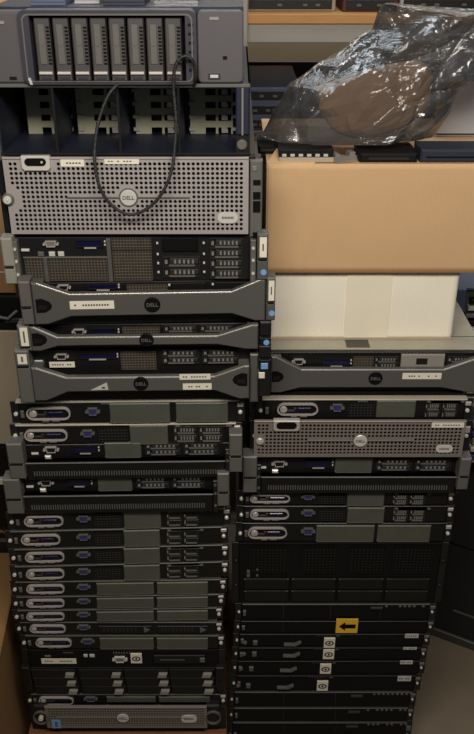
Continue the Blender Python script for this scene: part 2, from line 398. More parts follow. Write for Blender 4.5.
# bottom bezel server
def mesh_bezel(u, xl, xr, yt, yb, m, pitch, r, off, logo, bar, badge=None, rowskip=None, notch=None, hole=None, sides=8, margin=3):
    x0, x1, z0, z1 = u.R(xl, yt, xr, yb, off)
    mg = margin*.0021; t = .007
    fx0, fx1, fz0, fz1 = x0+mg, x1-mg, z0+t*.8, z1-t
    lx_, lz_ = u.x(logo[0], off), u.z(logo[1], off); lr = logo[2]*.0021
    bz = lz_; b0, b1 = u.x(bar[0], off), u.x(bar[1], off)
    sp = []
    for r_ in (badge, notch):
        if r_: sp.append(u.R(*r_, off))
    def skip(cx, cz):
        if (cx-lx_)**2+(cz-lz_)**2 < (lr*1.2)**2: return True
        if b0 < cx < b1 and abs(cz-bz) < pitch*.55: return True
        for a, b, c, d in sp:
            if a-.002 < cx < b+.002 and c-.002 < cz < d+.002: return True
        if hole:
            for hx, hz, hr in hole:
                if (cx-hx)**2+(cz-hz)**2 < hr**2: return True
        return False
    b = MB().perf(fx0, fx1, fz0, fz1, pitch, r, off, .0012, skip, sides)
    # rim round the perforated field
    b.band([(x0, z0), (x1, z0), (x1, z1), (x0, z1)], [(fx0, fz0), (fx1, fz0), (fx1, fz1), (fx0, fz1)], off, off+.006)
    b.openmesh = True
    o = b.build('bezel', m, u.root)
    MB().box(x0+.001, x1-.001, min(off+.015, -.002), 0, z0+.001, z1-.001).build('bezel_backing', 'inkblack', o)
    MB().box(x0, x1, off-.002, off+.004, z1-.003, z1+.0005, .001).build('top_rim', m, o)
    MB().box(b0, b1, off-.002, off+.001, bz-.0016, bz+.0016, .0006).build('centre_bar', 'latch', o)
    dellbadge(u, logo[0], logo[1], logo[2], off, True)
    if badge:
        a, bb, c, d = u.R(*badge, off)
        g = MB().stadium(a, bb, c, d, 0, off-.002, off+.001).build('name_badge', 'silver', o)
        s_ = MB(); n = 8
        for k in range(n): s_.box(a+(bb-a)*(.2+.6*k/n), a+(bb-a)*(.25+.6*k/n), off-.0026, off, c+(d-c)*.42, c+(d-c)*.62)
        s_.build('print', 'latch', g)
    return o
u = Unit('rack_server', 'brown-grey mesh-bezel server at the very bottom of the left stack, on the pallet', 706, 729.5, 31, 226, DL, yaw=0, group=LG)
x0, x1, z0, z1 = u.R(36, 707, 212, 728, -.02)
mesh_bezel(u, 46, 207, 707, 728, 'brown', .0062, .0022, -.02, (123, 717.5, 6), (57, 190), (181, 715, 197, 722), sides=4)
for px, sg in ((41, -1), (213, 1)):
    X_ = u.x(px, -.02); zc = u.z(718, -.02)
    b = MB().box(X_-.016, X_+.016, -.016, 0, u.z(728, -.02), u.z(707, -.02), .004)
    o = b.build('bezel_end', 'steel', u.root)
    MB().band([(X_+.019*math.cos(a), zc+.022*math.sin(a)) for a in [i*math.pi/10 for i in range(20)]], [(X_+.0165*math.cos(a), zc+.0195*math.sin(a)) for a in [i*math.pi/10 for i in range(20)]], -.022, -.012).build('end_ring', 'latch', o)
    if sg < 0: MB().disc(X_, zc, .006, -.026, 0, 14, .001).build('lock', 'silver', o)
sticker(u, (51, 720, 60, 728), 'ltblue', 1, .021, label='small blue square sticker')

# slim server with ring handle above it (699)
def srv1950(label, y0, y1, xl, xr, D, yaw=0, style='long', ovx=(27, 65), vx=84, blanks=((97, 153), (157, 208)), group=LG, Dref=None, z0=None, drives=(165, 208), lidm='darklid', text=False, ymoff=0, dv=1):
    u = Unit('rack_server', label, y0, y1, xl, xr, D, Dref, yaw=yaw, group=group, z0=z0)
    yc = (y0+y1)/2+ymoff; hh = (y1-y0)
    u.screws([u.H*.45])
    oval(u, ovx[0], ovx[1], yc, hh*.265)
    vga(u, vx, yc-1.5, 13, hh*.30, 'blue', 'latch')
    x0, x1, z0_, z1 = u.R(xl+6, y0, xr-6, y0+1.6)
    MB().box(x0, x1, -.0035, .012, u.H-.0045, u.H-.0008, .001).build('lid_edge', lidm, u.root)
    if style == 'long':
        for a, b in blanks: blank(u, (a, y0+2.4, b, y1-1.6))
        grille(u, (vx+11, y0+3, blanks[0][0]-1, y1-2), .006, 'drive', 'inkblack') if blanks[0][0]-vx > 18 else None
    elif style == 'mid':
        blank(u, (blanks[0][0], y0+1.6, blanks[0][1], y1-.6))
        grille(u, (vx+11, y0+4, blanks[0][0]-2, y1-2), .0065, 'drive', 'inkblack')
        a, b = drives
        for k in range(2):
            for j in range(2):
                ya = y0+3+(hh-4.5)*j/2; drive(u, (a+(b-a)*k/2+.5, ya, a+(b-a)*(k+1)/2-1, ya+(hh-4.5)/2-.4), dv)
        sl = MB(); n = 6
        for k in range(n):
            xx = u.x(a+(b-a)*.05+(b-a)*.6*k/n); sl.box(xx, xx+(b-a)*.00012*10, -.006, 0, u.z(y0+3.1), u.z(y0+2))
        sl.build('drive_tab_row', 'latch', u.root)
    if text: lettering('EXPRESS', .0055, 'edge', u.root, u.x((blanks[0][0]+vx+11)/2), -.003, u.z(y0+2.6), .0003)
    return u
srv1950('slim black server with silver ring handle directly above the bottom mesh bezel', 693, 706, 26, 227, DL, style='long', ovx=(39, 74), vx=91, blanks=((107, 156), (159, 210)))

# 12-bay server with silver tabs
u = Unit('rack_server', 'black server with three rows of silver-tabbed drive bays, low in the left stack', 667, 693, 23, 224, DL, group=LG, face='deep', depth=.62)
for side, rr in ((-1, (23, 668, 31, 692)), (1, (216, 668, 224, 692))): latch(u, side, rr, 'black', off=-.012)
for r_ in range(3):
    ya = 668+8.3*r_
    for c_ in range(4):
        xs = (33, 80, 125, 170)[c_]+r_*.8; x0, x1, z0, z1 = u.R(xs, ya, xs+44, ya+7.8)
        o = MB().box(x0, x1, -.005, .001, z0, z1, .0015).build('drive_bay', 'black', u.root)
        MB().box(x0, x1, -.006, 0, z1-.0012, z1-.0002).build('bay_edge', 'drive', o)
        tx = (71, 117, 163, 207)[c_]+r_*.7; a, b, c, d = u.R(tx-5, ya+2.6, tx+5, ya+6.4)
        MB().prism([(a, c), (b-.003, c), (b, d), (a+.004, d)], -.012, 0, .001).build('release_tab', 'beige', o)
# labelled 1U
def qr_round(u, r, d=.003):
    x0, x1, z0, z1 = u.R(*r); o = MB().box(x0, x1, -d-.0008, 0, z0, z1).build('square_sticker', 'sticker', u.root, 'white square sticker with a dark ring')
    cx, cz = (x0+x1)/2, (z0+z1)/2; R_ = min(x1-x0, z1-z0)*.33
    c = lambda k, q=1: [(cx+R_*k*1.2*math.cos(a), cz+R_*k*.9*math.sin(a)) for a in [i*math.pi/8 for i in range(16)]]
    MB().band(c(1), c(.68), -d-.0014, -d).disc(cx, cz, R_*.35, -d-.0014, -d, 10).build('ring_mark', 'ink', o)
u = Unit('rack_server', 'black 1U server with a long white label and square ring sticker, left stack', 649, 667, 22, 225, DL, group=LG, face='deep')
MB().box(-u.h, u.h, -.003, .012, u.H-.004, u.H-.001).build('lid_edge', 'steel', u.root)
sticker(u, (41, 658.5, 76, 663.5), d=.003, label='long white printed label')
vga(u, 120, 658.5, 14, 5, 'brown', 'silver'); qr_round(u, (131, 653, 142, 662))
u.block('indicator', 'white', (84, 654, 88, 656.5), .003); u.block('indicator', 'white', (90, 654, 95, 656.5), .003)
u.block('brand_plate', 'latch', (45, 655, 51, 656.5)); u.block('brand_plate', 'drive', (64, 651.5, 74, 653))
u.block('optical_drive', 'black', (154, 654, 205, 662), .005); u.block('eject_button', 'latch', (200, 656, 205, 660), .008)
u.block('disc_slot', 'drive', (160, 657.5, 185, 659), .007)
b = MB()
for k in range(7): x_ = u.x(114+2.6*k); b.box(x_, x_+.002, -.002, 0, u.z(652.8), u.z(651.9))
b.build('light_row', 'edge', u.root)

# nine slim servers
ys = [509, 528, 546, 563, 579.5, 594.5, 608, 621, 634.5, 649]
xs = [(8, 231), (6.5, 228), (10, 229), (11, 229), (11, 227), (12, 225), (13, 223), (15, 223), (20, 225)]
ov = [(25, 64), (22, 61), (26, 65), (27, 65), (27, 65), (27, 65), (27, 65), (30, 66), (36, 72)]
words = ['topmost', 'second', 'third', 'fourth', 'fifth', 'sixth', 'seventh', 'eighth', 'lowest']
for i in range(9):
    st = 'mid' if i < 4 else 'long'
    look = 'square grey blank' if i < 4 else ('dark drives' if i == 7 else 'wide grey blanks')
    bl = ((124, 160+(1 if i == 0 else 0)),) if i < 4 else ((97+(3 if i == 8 else 0), 154), (157, 208))
    if i == 7: st = 'dark'
    u = srv1950('slim black ring-handled server with %s, %s of nine in left stack' % (look, words[i]), ys[i], ys[i+1], *xs[i], DL,
                yaw=(2.0 if i < 4 else 1.1 if i < 7 else 0), style=st, ovx=ov[i], vx=84+(4 if i > 7 else 0), blanks=bl, drives=(166, 200), dv=0, lidm='lid' if i == 0 else 'darklid')
    if i == 7:
        for a, b_ in ((99, 152), (157, 208)):
            x0, x1, z0, z1 = u.R(a, ys[i]+4, b_, ys[i+1]-2.5)
            o = MB().box(x0, x1, -.004, .001, z0, z1, .001).build('drive_carrier', 'black', u.root)
            sl = MB()
            for k in range(9): xx = x0+(x1-x0)*(.08+.075*k); sl.box(xx, xx+.004, -.0052, 0, z0+.006, z0+.018)
            sl.build('vent_slots', 'drive', o)
            xe = x1-.012; MB().prism([(xe-.006, z0+.004), (xe+.007, z0+.012), (xe-.006, z0+.02)], -.007, 0).build('release_lever', 'latch', o)

# two 2U servers with big grey latches (H lower, G upper)
def srv2970(label, y0, y1, xl, xr, lrect, rrect, D, vx, ly, lcdx, blk, dr, yaw=0, group=LG, Dref=None):
    u = Unit('rack_server', label, y0, y1, xl, xr, D, Dref, yaw=yaw, group=group, ears=False, ear=.016)
    m_ = (y0+y1)/2
    latch(u, -1, lrect, 'latch'); latch(u, 1, rrect, 'latch')
    for px in (lrect[2]+1.5, rrect[0]-1.5):
        x0 = u.x(px); b = MB().box(x0-.0045, x0+.0045, -.02, .004, .004, u.H-.004, .001); o = b.build('latch_bracket', 'steel', u.root)
        MB().disc(x0, u.H*.25, .003, -.022, 0, 8).disc(x0, u.H*.6, .003, -.022, 0, 8).disc(x0, u.H*.85, .003, -.022, 0, 8).build('screw', 'latch', o)
    vga(u, vx, ly, 15, 5.4, 'black', 'ring')
    lcd(u, (lcdx[0], ly-3, lcdx[1], ly+3.6))
    u.block('usb_tab', 'white', (vx-20, ly+3.2, vx-13, ly+5), .004); u.block('foot_button', 'silver', (vx-7, ly+6, vx-1, ly+9.4), .005, .002)
    blank(u, (blk[0], ly-6.5, blk[1], ly+8), d=.006)
    for k in range(2):
        for j in range(2): drive(u, (dr[0]+(dr[1]-dr[0])*k/2, ly-5+6*j, dr[0]+(dr[1]-dr[0])*(k+1)/2-3, ly+.4+6*j))
    x0, x1 = u.x(lrect[2]+4), u.x(rrect[0]-4); zz = u.z(ly+9.5)
    o = MB().box(x0, x1, -.016, .001, .002, zz, .002).build('lower_bezel', 'black', u.root)
    MB().box(x0, x1, -.018, 0, zz-.0018, zz, .0006).build('bezel_edge', 'latch', o)
    za = zz*.28; zb_ = zz*.52; n = 74; b = MB(); w_ = (x1-x0-.03)/n
    for k in range(n): b.box(x0+.015+k*w_, x0+.015+k*w_+w_*.42, -.0172, -.014, za, zb_)
    b.build('vent_strip', 'latch', o)
    return u
srv2970('black 2U server with grey side latches and a slotted strip, lower of the left pair', 475, 509, 4.5, 232, (4.5, 478.5, 21, 513), (217, 475, 229, 508), DL, 48, 481, (69, 91), (99, 133), (137, 208), yaw=1.2)
srv2970('black 2U server with grey side latches and a slotted strip, upper of the left pair', 443.5, 475, 8, 242, (8, 443, 23.5, 478), (229, 436, 242, 474), DL, 53, 448, (74, 98), (106, 142), (146, 222), yaw=1.2)
for lb, y0, y1, xl, xr, o_, v_, bb, b2 in (
    ('slim black ring-handled server with blue port, upper pair, resting on the grey-latched servers', 423, 443.5, 11, 242, (25, 68), 88, (130, 168), (173, 226)),
    ('slim black ring-handled server with wide grey blanks directly below the sloped bezels, left stack', 400, 423, 11.5, 245, (27, 71), 93, (110, 170), (176, 228))):
    low = y0 == 423
    u = srv1950(lb, y0, y1, xl, xr, DL, yaw=1.0, style='mid' if low else 'long', ovx=o_, vx=v_, blanks=(bb,) if low else (bb, b2), drives=(173, 224), lidm='lid', text=not low, ymoff=.5)

# D: 2U, sloped bezel with two stickers
def srv710(name, label, y0, y1, xl, xr, D, yaw, bz, front, Dref=DL, group=LG, latches=None, logo=None, lid='lid', ear=.017):
    u = Unit(name, label, y0, y1, xl, xr, D, Dref, yaw=yaw, group=group, ears=False, ear=ear)
    fy, vx, lx_, dr, gr = front           # front strip row, vga x, lcd x range, drives x range, grille x range
    if vx: vga(u, vx, fy, 14, 5, 'black', 'ring')
    if lx_: lcd(u, (lx_[0], fy-3.2, lx_[1], fy+2.6))
    if gr: grille(u, (gr[0], y0+3, gr[1], min(y1-3, fy+14)))
    if dr:
        for j in range(2):
            for k in range(2): drive(u, (dr[0]+(dr[1]-dr[0])*k/2, fy-5.5+7.2*j, dr[0]+(dr[1]-dr[0])*(k+1)/2-3, fy+1+7.2*j))
    return u
u = srv710('rack_server', 'grey sloped-bezel 2U server with two cream stickers and a white arrow tag, left stack', 348, 400, 17, 270.5, DL, 1.2, None, (355, 64, (80, 117), (163, 242), (122, 157)))
u.block('usb_tab', 'white', (37, 359, 45, 361)); sticker(u, (51, 361, 76, 366.5), d=.004)
bezel710(u, 31.5, 249, 377, 391.5, 66, 214, 367, 400, off=-.035, recessR=(232, 374, 247, 387))
latch(u, -1, (17, 350, 31, 402), 'latch', paper=True, off=-.035, split=.7); latch(u, 1, (258.5, 347, 270.5, 398), 'steel', blue=False, off=-.03, split=.75)
x0 = u.x(254, -.02); MB().box(x0-.008, x0+.008, -.02, .004, .004, u.H-.006, .002).build('latch_bracket', 'grey', u.root)
u.block('release_button', 'ltblue', (260, 357, 267, 363), .0315); u.block('small_tag', 'sticker', (258, 366, 264, 372), .0315)
dellbadge(u, 140, 383.3, 7.4, -.035)
sticker(u, (179, 374.5, 210, 380), d=.0352); sticker(u, (182, 384, 211, 390), d=.0352)
x0, x1, z0, z1 = u.R(89, 382, 107, 389.5, -.035)
t_ = MB().prism([(x0, z0), (x1, z0+.001), (x1-.002, z1), ], -.0362, -.0345).build('arrow_tag', 'white', u.root, 'white wedge-shaped tag')
MB().box(x0+.022, x1-.006, -.0368, -.036, z0+.004, z0+.007).build('print', 'ink', t_)

# C: 1U sloped bezel
u = srv710('rack_server', 'grey sloped-bezel 1U server with round badge, the thin one between two thicker', 323.5, 348, 18, 271, DL, 1.2, None, (330.5, 80, (92, 117), (164, 236), (123, 160)))
bezel710(u, 30, 258, 336.5, 345.5, 57, 217, 326, 350.5, off=-.028, recessL=(32, 332, 47, 345))
latch(u, -1, (18, 325, 30, 350), 'latch', paper=True, off=-.03, split=.15); latch(u, 1, (259.5, 323, 271, 348), 'steel', blue=True, off=-.03, split=.4)
dellbadge(u, 146, 339.8, 7.2, -.028)
# B: 2U sloped bezel, empty label
u = srv710('rack_server', 'grey sloped-bezel 2U server with one cream sticker left of its badge', 281, 323.5, 20.5, 275, DL, 2.4, None, (285.5, 66, (90, 118), None, (128, 168)))
for a in (172, 215): u.block('drive_gap', 'deep', (a, 283, a+34, 292), .003)
u.block('status_light', 'white', (169, 284, 171, 286), .004); u.block('status_light', 'white', (212, 284, 214, 286), .004)
bezel710(u, 33, 265, 293, 315.5, 70, 231, 281.5, 323, off=-.028, recessL=(36, 297, 52, 311))
latch(u, -1, (20.5, 280, 32, 323), 'latch', off=-.03, split=.4); latch(u, 1, (266, 280, 275, 323), 'grey', paper=True, blue=True, off=-.03, split=.42)
dellbadge(u, 151.5, 304.5, 8, -.028); sticker(u, (69.5, 300, 113.5, 308), d=.0282, label='long cream printed sticker')
# A: 2U without bezel
u = Unit('rack_server', 'open-fronted 2U server with dusty grilles and drive bays below the pale mesh bezel', 236.5, 281, 2, 268, DL, yaw=.8, group=LG, ears=False, ear=.02, face='steel')
latch(u, -1, (2.5, 238, 14, 284), 'beige', off=-.025, split=.38); latch(u, 1, (257, 235, 268, 281), 'grey', paper=True, blue=True, off=-.025, split=.45)
for px in (18.5, 253):
    x0 = u.x(px); o = MB().box(x0-.005, x0+.005, -.015, .004, .003, u.H-.003, .001).build('latch_bracket', 'latch', u.root)
    MB().disc(x0, .02, .003, -.017, 0, 8).disc(x0, .045, .003, -.017, 0, 8).disc(x0, .068, .003, -.017, 0, 8).build('screw', 'silver', o)
vga(u, 53, 243, 15, 5.6, 'brown', 'ring'); lcd(u, (78, 239, 104, 246.5))
u.block('power_button', 'silver', (23, 248, 31, 250.5), .004)
for a, m_ in ((39, 'latch'), (50, 'white'), (59, 'white')): u.block('usb_port', m_, (a, 251, a+6, 255.5), .004)
grille(u, (25, 258, 44, 280)); grille(u, (48, 258, 107, 280)); grille(u, (113, 237.5, 152, 249)); grille(u, (113, 250.5, 152, 280))
u.block('divider', 'grey', (43.5, 257, 47.5, 281), .004); u.block('divider', 'grey', (107.5, 238, 112, 281), .004); u.block('divider', 'grey', (24, 256, 108, 257.5), .004)
u.block('open_bay', 'inkblack', (163, 237.5, 198, 251), .004)
for a in ((243, 254, 263, 272)): u.block('status_light', 'white', (157, a-1, 159, a+1), .004); u.block('status_light', 'white', (203, a-1, 205, a+1), .004)
for j in range(2): drive(u, (163, 256.5+10.5*j, 200, 266+10.5*j))
for j in range(4): drive(u, (210, 238+10.2*j, 243, 247.5+10.2*j))

# ---- pale mesh-bezel 3U
D3 = DL+.01
u = Unit('storage_enclosure', 'pale grey 3U enclosure with round-hole mesh bezel and silver badge', 157.5, 236.5, 4, 262, D3, DL, yaw=0, group=None, ears=False, ear=.012, cat='storage enclosure')
mesh_bezel(u, 7, 248.5, 157.5, 234, 'light', .0081, .0030, -.02, (128.5, 197.5, 8.2), (67, 190), (217.5, 212, 238, 223), notch=(24, 155, 56, 172), margin=4,
           hole=[(u.x(8, -.02), u.z(198, -.02), .026)])
x0, x1, z0, z1 = u.R(26, 155.5, 54, 170, -.02)
o = MB().prism([(x0+.004, z0), (x1-.004, z0), (x1, z0+.005), (x1, z1), (x0, z1), (x0, z0+.005)], -.026, -.015, .001).build('bezel_handle', 'silver', u.root)
MB().stadium(x0+.006, x1-.006, z0+.009, z1-.003, 0, -.0275, -.02).build('handle_slot', 'inkblack', o)
MB().disc(x1-.013, (z0+z1)/2+.003, .002, -.029, -.02, 8).build('slot_light', 'white', o)
sticker(u, (64, 159.5, 87, 166.5), d=.021); sticker(u, (107, 158.5, 141, 164), d=.021)
kx, kz = u.x(8, -.02), u.z(199, -.02)
o = MB().disc(kx, kz, .0105, -.026, 0, 22, .002).build('bezel_lock', 'latch', u.root); MB().disc(kx, kz, .0072, -.029, 0, 18, .001).disc(kx, kz, .002, -.0305, 0, 8).build('lock_core', 'silver', o)
x0, x1, z0, z1 = u.R(249.5, 159, 262, 235)
o = MB().box(x0, x1, -.012, .004, z0, z1, .002).build('rack_ear', 'latch', u.root)
for a, c in ((178, 183), (190, 197), (199, 210), (230, 236)): MB().box(x0+.006, x1-.003, -.0135, -.01, u.z(c), u.z(a)).build('ear_slot', 'inkblack', o)
MB().box(x0+.004, x0+.012, -.014, -.01, u.z(169), u.z(164), .001).build('ear_tab', 'edge', o)
x0, x1, z0, z1 = u.R(0, 160, 4.5, 234); MB().box(x0, x1+.003, 0, .006, z0, z1, .001).build('rack_ear', 'steel', u.root)

# ---- open chassis
D2 = DL+.015
zt = P(0, 83.5, D2)[1]; zb = P(0, 157.5, DL)[1]; xl, xr = P(-3, 120, D2)[0], P(250, 120, D2)[0]
xc = (xl+xr)/2; W2 = (xr-xl)/2; H2 = zt-zb
oc = thing('drive_chassis', (xc, D2, zb), 'empty open-fronted drive chassis with bare bays between enclosure and mesh bezel', 'storage enclosure')
X2 = lambda px: P(px, 120, D2)[0]-xc
dp = .15
b = MB().box(-W2, W2, 0, .45, 0, .004).box(-W2, W2, 0, .45, H2-.004, H2).box(-W2, -W2+.003, 0, .45, 0, H2).box(W2-.003, W2, 0, .45, 0, H2).box(-W2, W2, .447, .45, 0, H2)
b.build('chassis', 'bluesteel', oc)
MB().box(-W2, W2, -.004, .002, H2-.006, H2, .001).build('top_lip', 'latch', oc)
MB().box(-W2, W2, -.004, .002, 0, .005, .001).build('bottom_lip', 'steel', oc)
for px in (55, 119, 179):
    x_ = X2(px); o = MB().box(x_-.0012, x_+.0012, .002, dp, .004, H2-.004).build('bay_divider', 'bluesteel', oc); MB().box(x_-.002, x_+.002, -.002, .003, .005, H2-.005).build('divider_edge', 'steel', o)
for (a, b_) in ((3, 53), (58, 117), (122, 177), (182, 236)):
    xa, xb = X2(a)+.006, X2(b_)-.006
    b = MB(); n = 4; H4 = H2*.78
    # plate with cut-outs: built from bars
    xs_ = [xa, xa+(xb-xa)*.36, xa+(xb-xa)*.60, xa+(xb-xa)*.66, xa+(xb-xa)*.96, xb]
    for k in range(n):
        z0 = .004+H4*k/n; z1 = .004+H4*(k+1)/n
        b.box(xa, xb, dp-.004, dp, z0+(z1-z0)*.5, z1)
        b.box(xs_[0], xs_[1], dp-.004, dp, z0, z0+(z1-z0)*.5); b.box(xs_[2], xs_[3], dp-.004, dp, z0, z0+(z1-z0)*.5); b.box(xs_[4], xs_[5], dp-.004, dp, z0, z0+(z1-z0)*.5)
    o = b.build('back_plate', 'plate', oc)
    c_ = MB()
    for k in range(n):
        z0 = .004+H4*k/n+H4/n*.08; c_.box(xs_[3]+.006, xs_[4]-.006, dp-.006, dp+.004, z0, z0+H4/n*.3)
        for q in range(3): c_.box(xs_[3]+.006+.02*q, xs_[3]+.016+.02*q, dp-.0075, dp, z0+.004, z0+.01)
    c_.build('drive_connector', 'ring', o)
MB().box(-W2+.003, W2-.003, dp+.05, dp+.055, .004, H2-.004).build('mid_wall', 'bluesteel', oc)
x_ = X2(238); o = MB().box(x_-.004, W2-.001, -.006, .004, H2*.3, H2-.005, .002).build('side_rail', 'bluesteel', oc)
MB().box(x_+.006, x_+.009, -.0075, 0, H2*.3, H2-.006).build('rail_edge', 'edge', o)
MB().disc(X2(242), H2*.16, .009, -.008, .004, 16, .002).build('thumb_screw', 'latch', oc)
MB().box(X2(236), W2, -.003, .003, .005, H2*.29).build('side_foot', 'steel', oc)

# ---- top disk enclosure
D1 = DL+.015; zb = zt; zt1 = P(0, 8.5, D1)[1]
H1 = zt1-zb
u = Unit('disk_enclosure', 'grey enclosure with eight upright drive caddies on top of the left stack', 8.5, 83.5, -10, 243.5, D1, D1, depth=.5, ears=False, ear=0, cat='storage enclosure', face=None, chassis='bluesteel', back=.03)
def rrect(x0, x1, z0, z1, r, n=5):
    out = []
    for cx, cz, a0 in ((x1-r, z0+r, -90), (x1-r, z1-r, 0), (x0+r, z1-r, 90), (x0+r, z0+r, 180)):
        for k in range(n+1): a = math.radians(a0+90*k/n); out.append((cx+r*math.cos(a), cz+r*math.sin(a)))
    return out
xa, xb, za, zb_ = u.R(-10, 11, 23.5, 83.5); MB().box(xa, xb, -.006, .03, za, zb_, .004).build('side_panel', 'sidepanel', u.root)
xa, xb, za, zb_ = u.R(197.5, 11, 243.5, 82.5); sp = MB().prism(rrect(xa, xb, za, zb_, .008), -.006, .03, .002).build('side_panel', 'sidepanel', u.root)
u.block('key_hole', 'inkblack', (223, 55.5, 227, 58.5), .008, .0, parent=sp); 
s_ = u.block('side_badge', 'navy', (208, 73, 220, 78.5), .0075, 0, parent=sp); u.block('badge_mark', 'white', (210, 74, 218, 77), .0078, 0, parent=sp)
u.block('model_plate', 'beige', (210, 16.5, 219, 19.5), .0075, 0, parent=sp)
lp = [c for c in u.root.children if c.name.startswith('side_panel')][0]
u.block('side_badge', 'deep', (7, 76, 14, 79), .0075, 0, parent=lp); u.block('model_plate', 'beige', (-2, 20.5, 8, 23.5), .0075, 0, parent=lp)
xa, xb, za, zb_ = u.R(22, 9.5, 197, 83.3)
ia, ib, iz, iy = u.R(33, 14, 186, 81.5)
MB().band(rrect(xa, xb, za, zb_, .012), rrect(ia, ib, iz, iy, .002), -.012, .03).build('bay_frame', 'frame', u.root)
o2 = rrect(xa+.006, xb-.006, za+.004, zb_-.005, .01); i2 = rrect(xa+.0085, xb-.0085, za+.0055, zb_-.0075, .009)
MB().band(o2, i2, -.0132, -.011).build('frame_trim', 'latch', u.root)
MB().box(ia-.002, ib+.002, .012, .03, iz-.002, iy+.002).build('bay_back', 'inkblack', u.root)
b = MB()
for k in range(6): 
    zq = u.z(24+9*k); b.box(u.x(189), u.x(194), -.013, -.01, zq-.002, zq+.002)
b.build('frame_vents', 'inkblack', u.root)
for k in range(8):
    a = 36.2+18.5*k; x0, x1, z0, z1 = u.R(a, 17, a+16.4, 81)
    o = MB().box(x0, x1, -.004, .012, z0, z1, .002).build('drive_caddy', 'hdd', u.root)
    q0, q1, r0, r1 = u.R(a+3.2, 24, a+10.2, 64); MB().box(q0, q1, -.0055, 0, r0, r1, .001).disc((q0+q1)/2, u.z(43), .0042, -.0065, 0, 12).build('caddy_strip', 'hddlight', o)
    b = MB()
    for j in range(11): zz = u.z(27+3.6*j); b.box(x1-.0075, x1-.0025, -.0052, -.003, zz-.0016, zz+.0012)
    b.box(x1-.0012, x1+.0008, -.005, .01, z0, z1)
    b.build('caddy_vents', 'inkblack', o)
    q0, q1, r0, r1 = u.R(a+1, 71.2, a+14.5, 74); MB().box(q0, q1, -.008, 0, r0, r1, .001).build('release_lever', 'silver', o)
    q0, q1, r0, r1 = u.R(a+3, 76, a+13, 79); MB().box(q0, q1, -.0055, 0, r0, r1, .001).build('lever_grip', 'frame', o)
dx, dz = u.x(28.2), u.z(79.5); MB().prism([(dx-.003, dz+.004), (dx, dz-.006), (dx+.004, dz-.006), (dx+.001, dz+.005)], -.014, -.010).build('corner_clip', 'white', u.root)

# small things lying on top of the enclosure
zt1 = u.zb+u.H
bits = [(24, 60, 'bluepanel', .018, 'flat blue-grey plastic tray lying on the disk enclosure, far left'), (66, 92, 'plastgrey', .02, 'pale plastic block lying on the disk enclosure, second from left'),
        (98, 142, 'navy', .016, 'dark navy circuit bracket lying on the disk enclosure, middle'), (150, 196, 'shiny', .016, 'shiny metal bracket lying on the disk enclosure, right of middle')]
for i, (a, b_, m_, h_, lb) in enumerate(bits):
    xa, xb = P(a, 6, D1)[0], P(b_, 6, D1)[0]; w_ = (xb-xa)/2
    b = MB(); y_ = .05+.03*(i % 2)
    b.box(-w_, w_, 0, .09, 0, .004); b.box(-w_, w_, 0, .003, .004, h_*.7, .001); b.box(-w_, w_, .087, .09, .004, h_*.7); b.box(-w_, -w_+.003, .003, .087, .004, h_)
    b.box(w_-.003, w_, .003, .087, .004, h_)
    for k in range(5): b.box(-w_+.01+k*(2*w_-.02)/5, -w_+.018+k*(2*w_-.02)/5, .02, .06, .004, h_*.9)
    tag(b.build(('plastic_tray', 'plastic_block', 'mounting_bracket', 'mounting_bracket')[i], m_, loc=((xa+xb)/2, D1+y_, zt1+.0005)), lb, ('tray', 'plastic block', 'bracket', 'bracket')[i])

# ---- hanging cable
pts2 = [(118, 84, -.012), (108, 96, -.02), (99, 120, -.028), (95, 145, -.036), (95, 165, -.045), (99, 185, -.05), (107, 200, -.05), (118, 210, -.05), (130, 214.5, -.05), (143, 211, -.05), (156, 201, -.05), (166, 186, -.05), (172, 168, -.045), (175, 145, -.036), (176, 120, -.03), (174, 95, -.026), (173.5, 80, -.026), (175, 68, -.026), (179, 59.5, -.026), (186, 56, -.026), (192, 60, -.026), (194.5, 68, -.022), (195.5, 78, -.018), (194, 85, -.006)]
ctrl = []
for x_, y_, o_ in pts2: X_, Z_ = P(x_, y_, D1+o_); ctrl.append(Vector((X_, D1+o_, Z_)))
def spline(ct, n):
    out = []
    for i in range(len(ct)-1):
        p0, p1, p2, p3 = ct[max(i-1, 0)], ct[i], ct[i+1], ct[min(i+2, len(ct)-1)]
        for k in range(n):
            t = k/n; out.append(.5*((2*p1)+(p2-p0)*t+(2*p0-5*p1+4*p2-p3)*t*t+(3*p1-p0-3*p2+p3)*t**3))
    return out+[ct[-1]]
tag(MB().tube(spline(ctrl, 9), .0026, 8, .22).build('cable', 'cable', smooth=True), 'black braided cable looping down over the pale mesh bezel', 'cable')

# ------------------------------------------------------------ RIGHT STACK
DR = 1.50; RG = 'servers in the right stack'
rb = [542, 603, 620, 633, 646.5, 660, 674.5, 691, 707, 721.5, None]
rx = [(232, 445), (235, 436), (234, 434), (233, 430), (232, 427), (231, 425), (230, 421), (228, 416), (227.5, 413.5), (226.5, 411)]
labs = ['tall black 4U server with faint hole grids in the right stack',
 'plain black blank-fronted server right below the tall 4U, grey lid edge showing',
 'plain black server carrying the left end of the yellow arrow sticker, right stack',
 'black server with square ring sticker and white tag, top of four alike',
 'black server with square ring sticker and thin white tag, second of four alike',
 'black server with square ring sticker and white tag, third of four alike',
 'black server with square ring sticker and torn white tag, lowest of four alike',
 'plain black blank server under the four ring-stickered ones, right stack',
 'plain black blank server second from the floor in the right stack',
 'plain black blank server standing on the floor under the right stack']
labs[2] = 'plain black server just under the yellow arrow sticker, right stack'
arrow_root = None
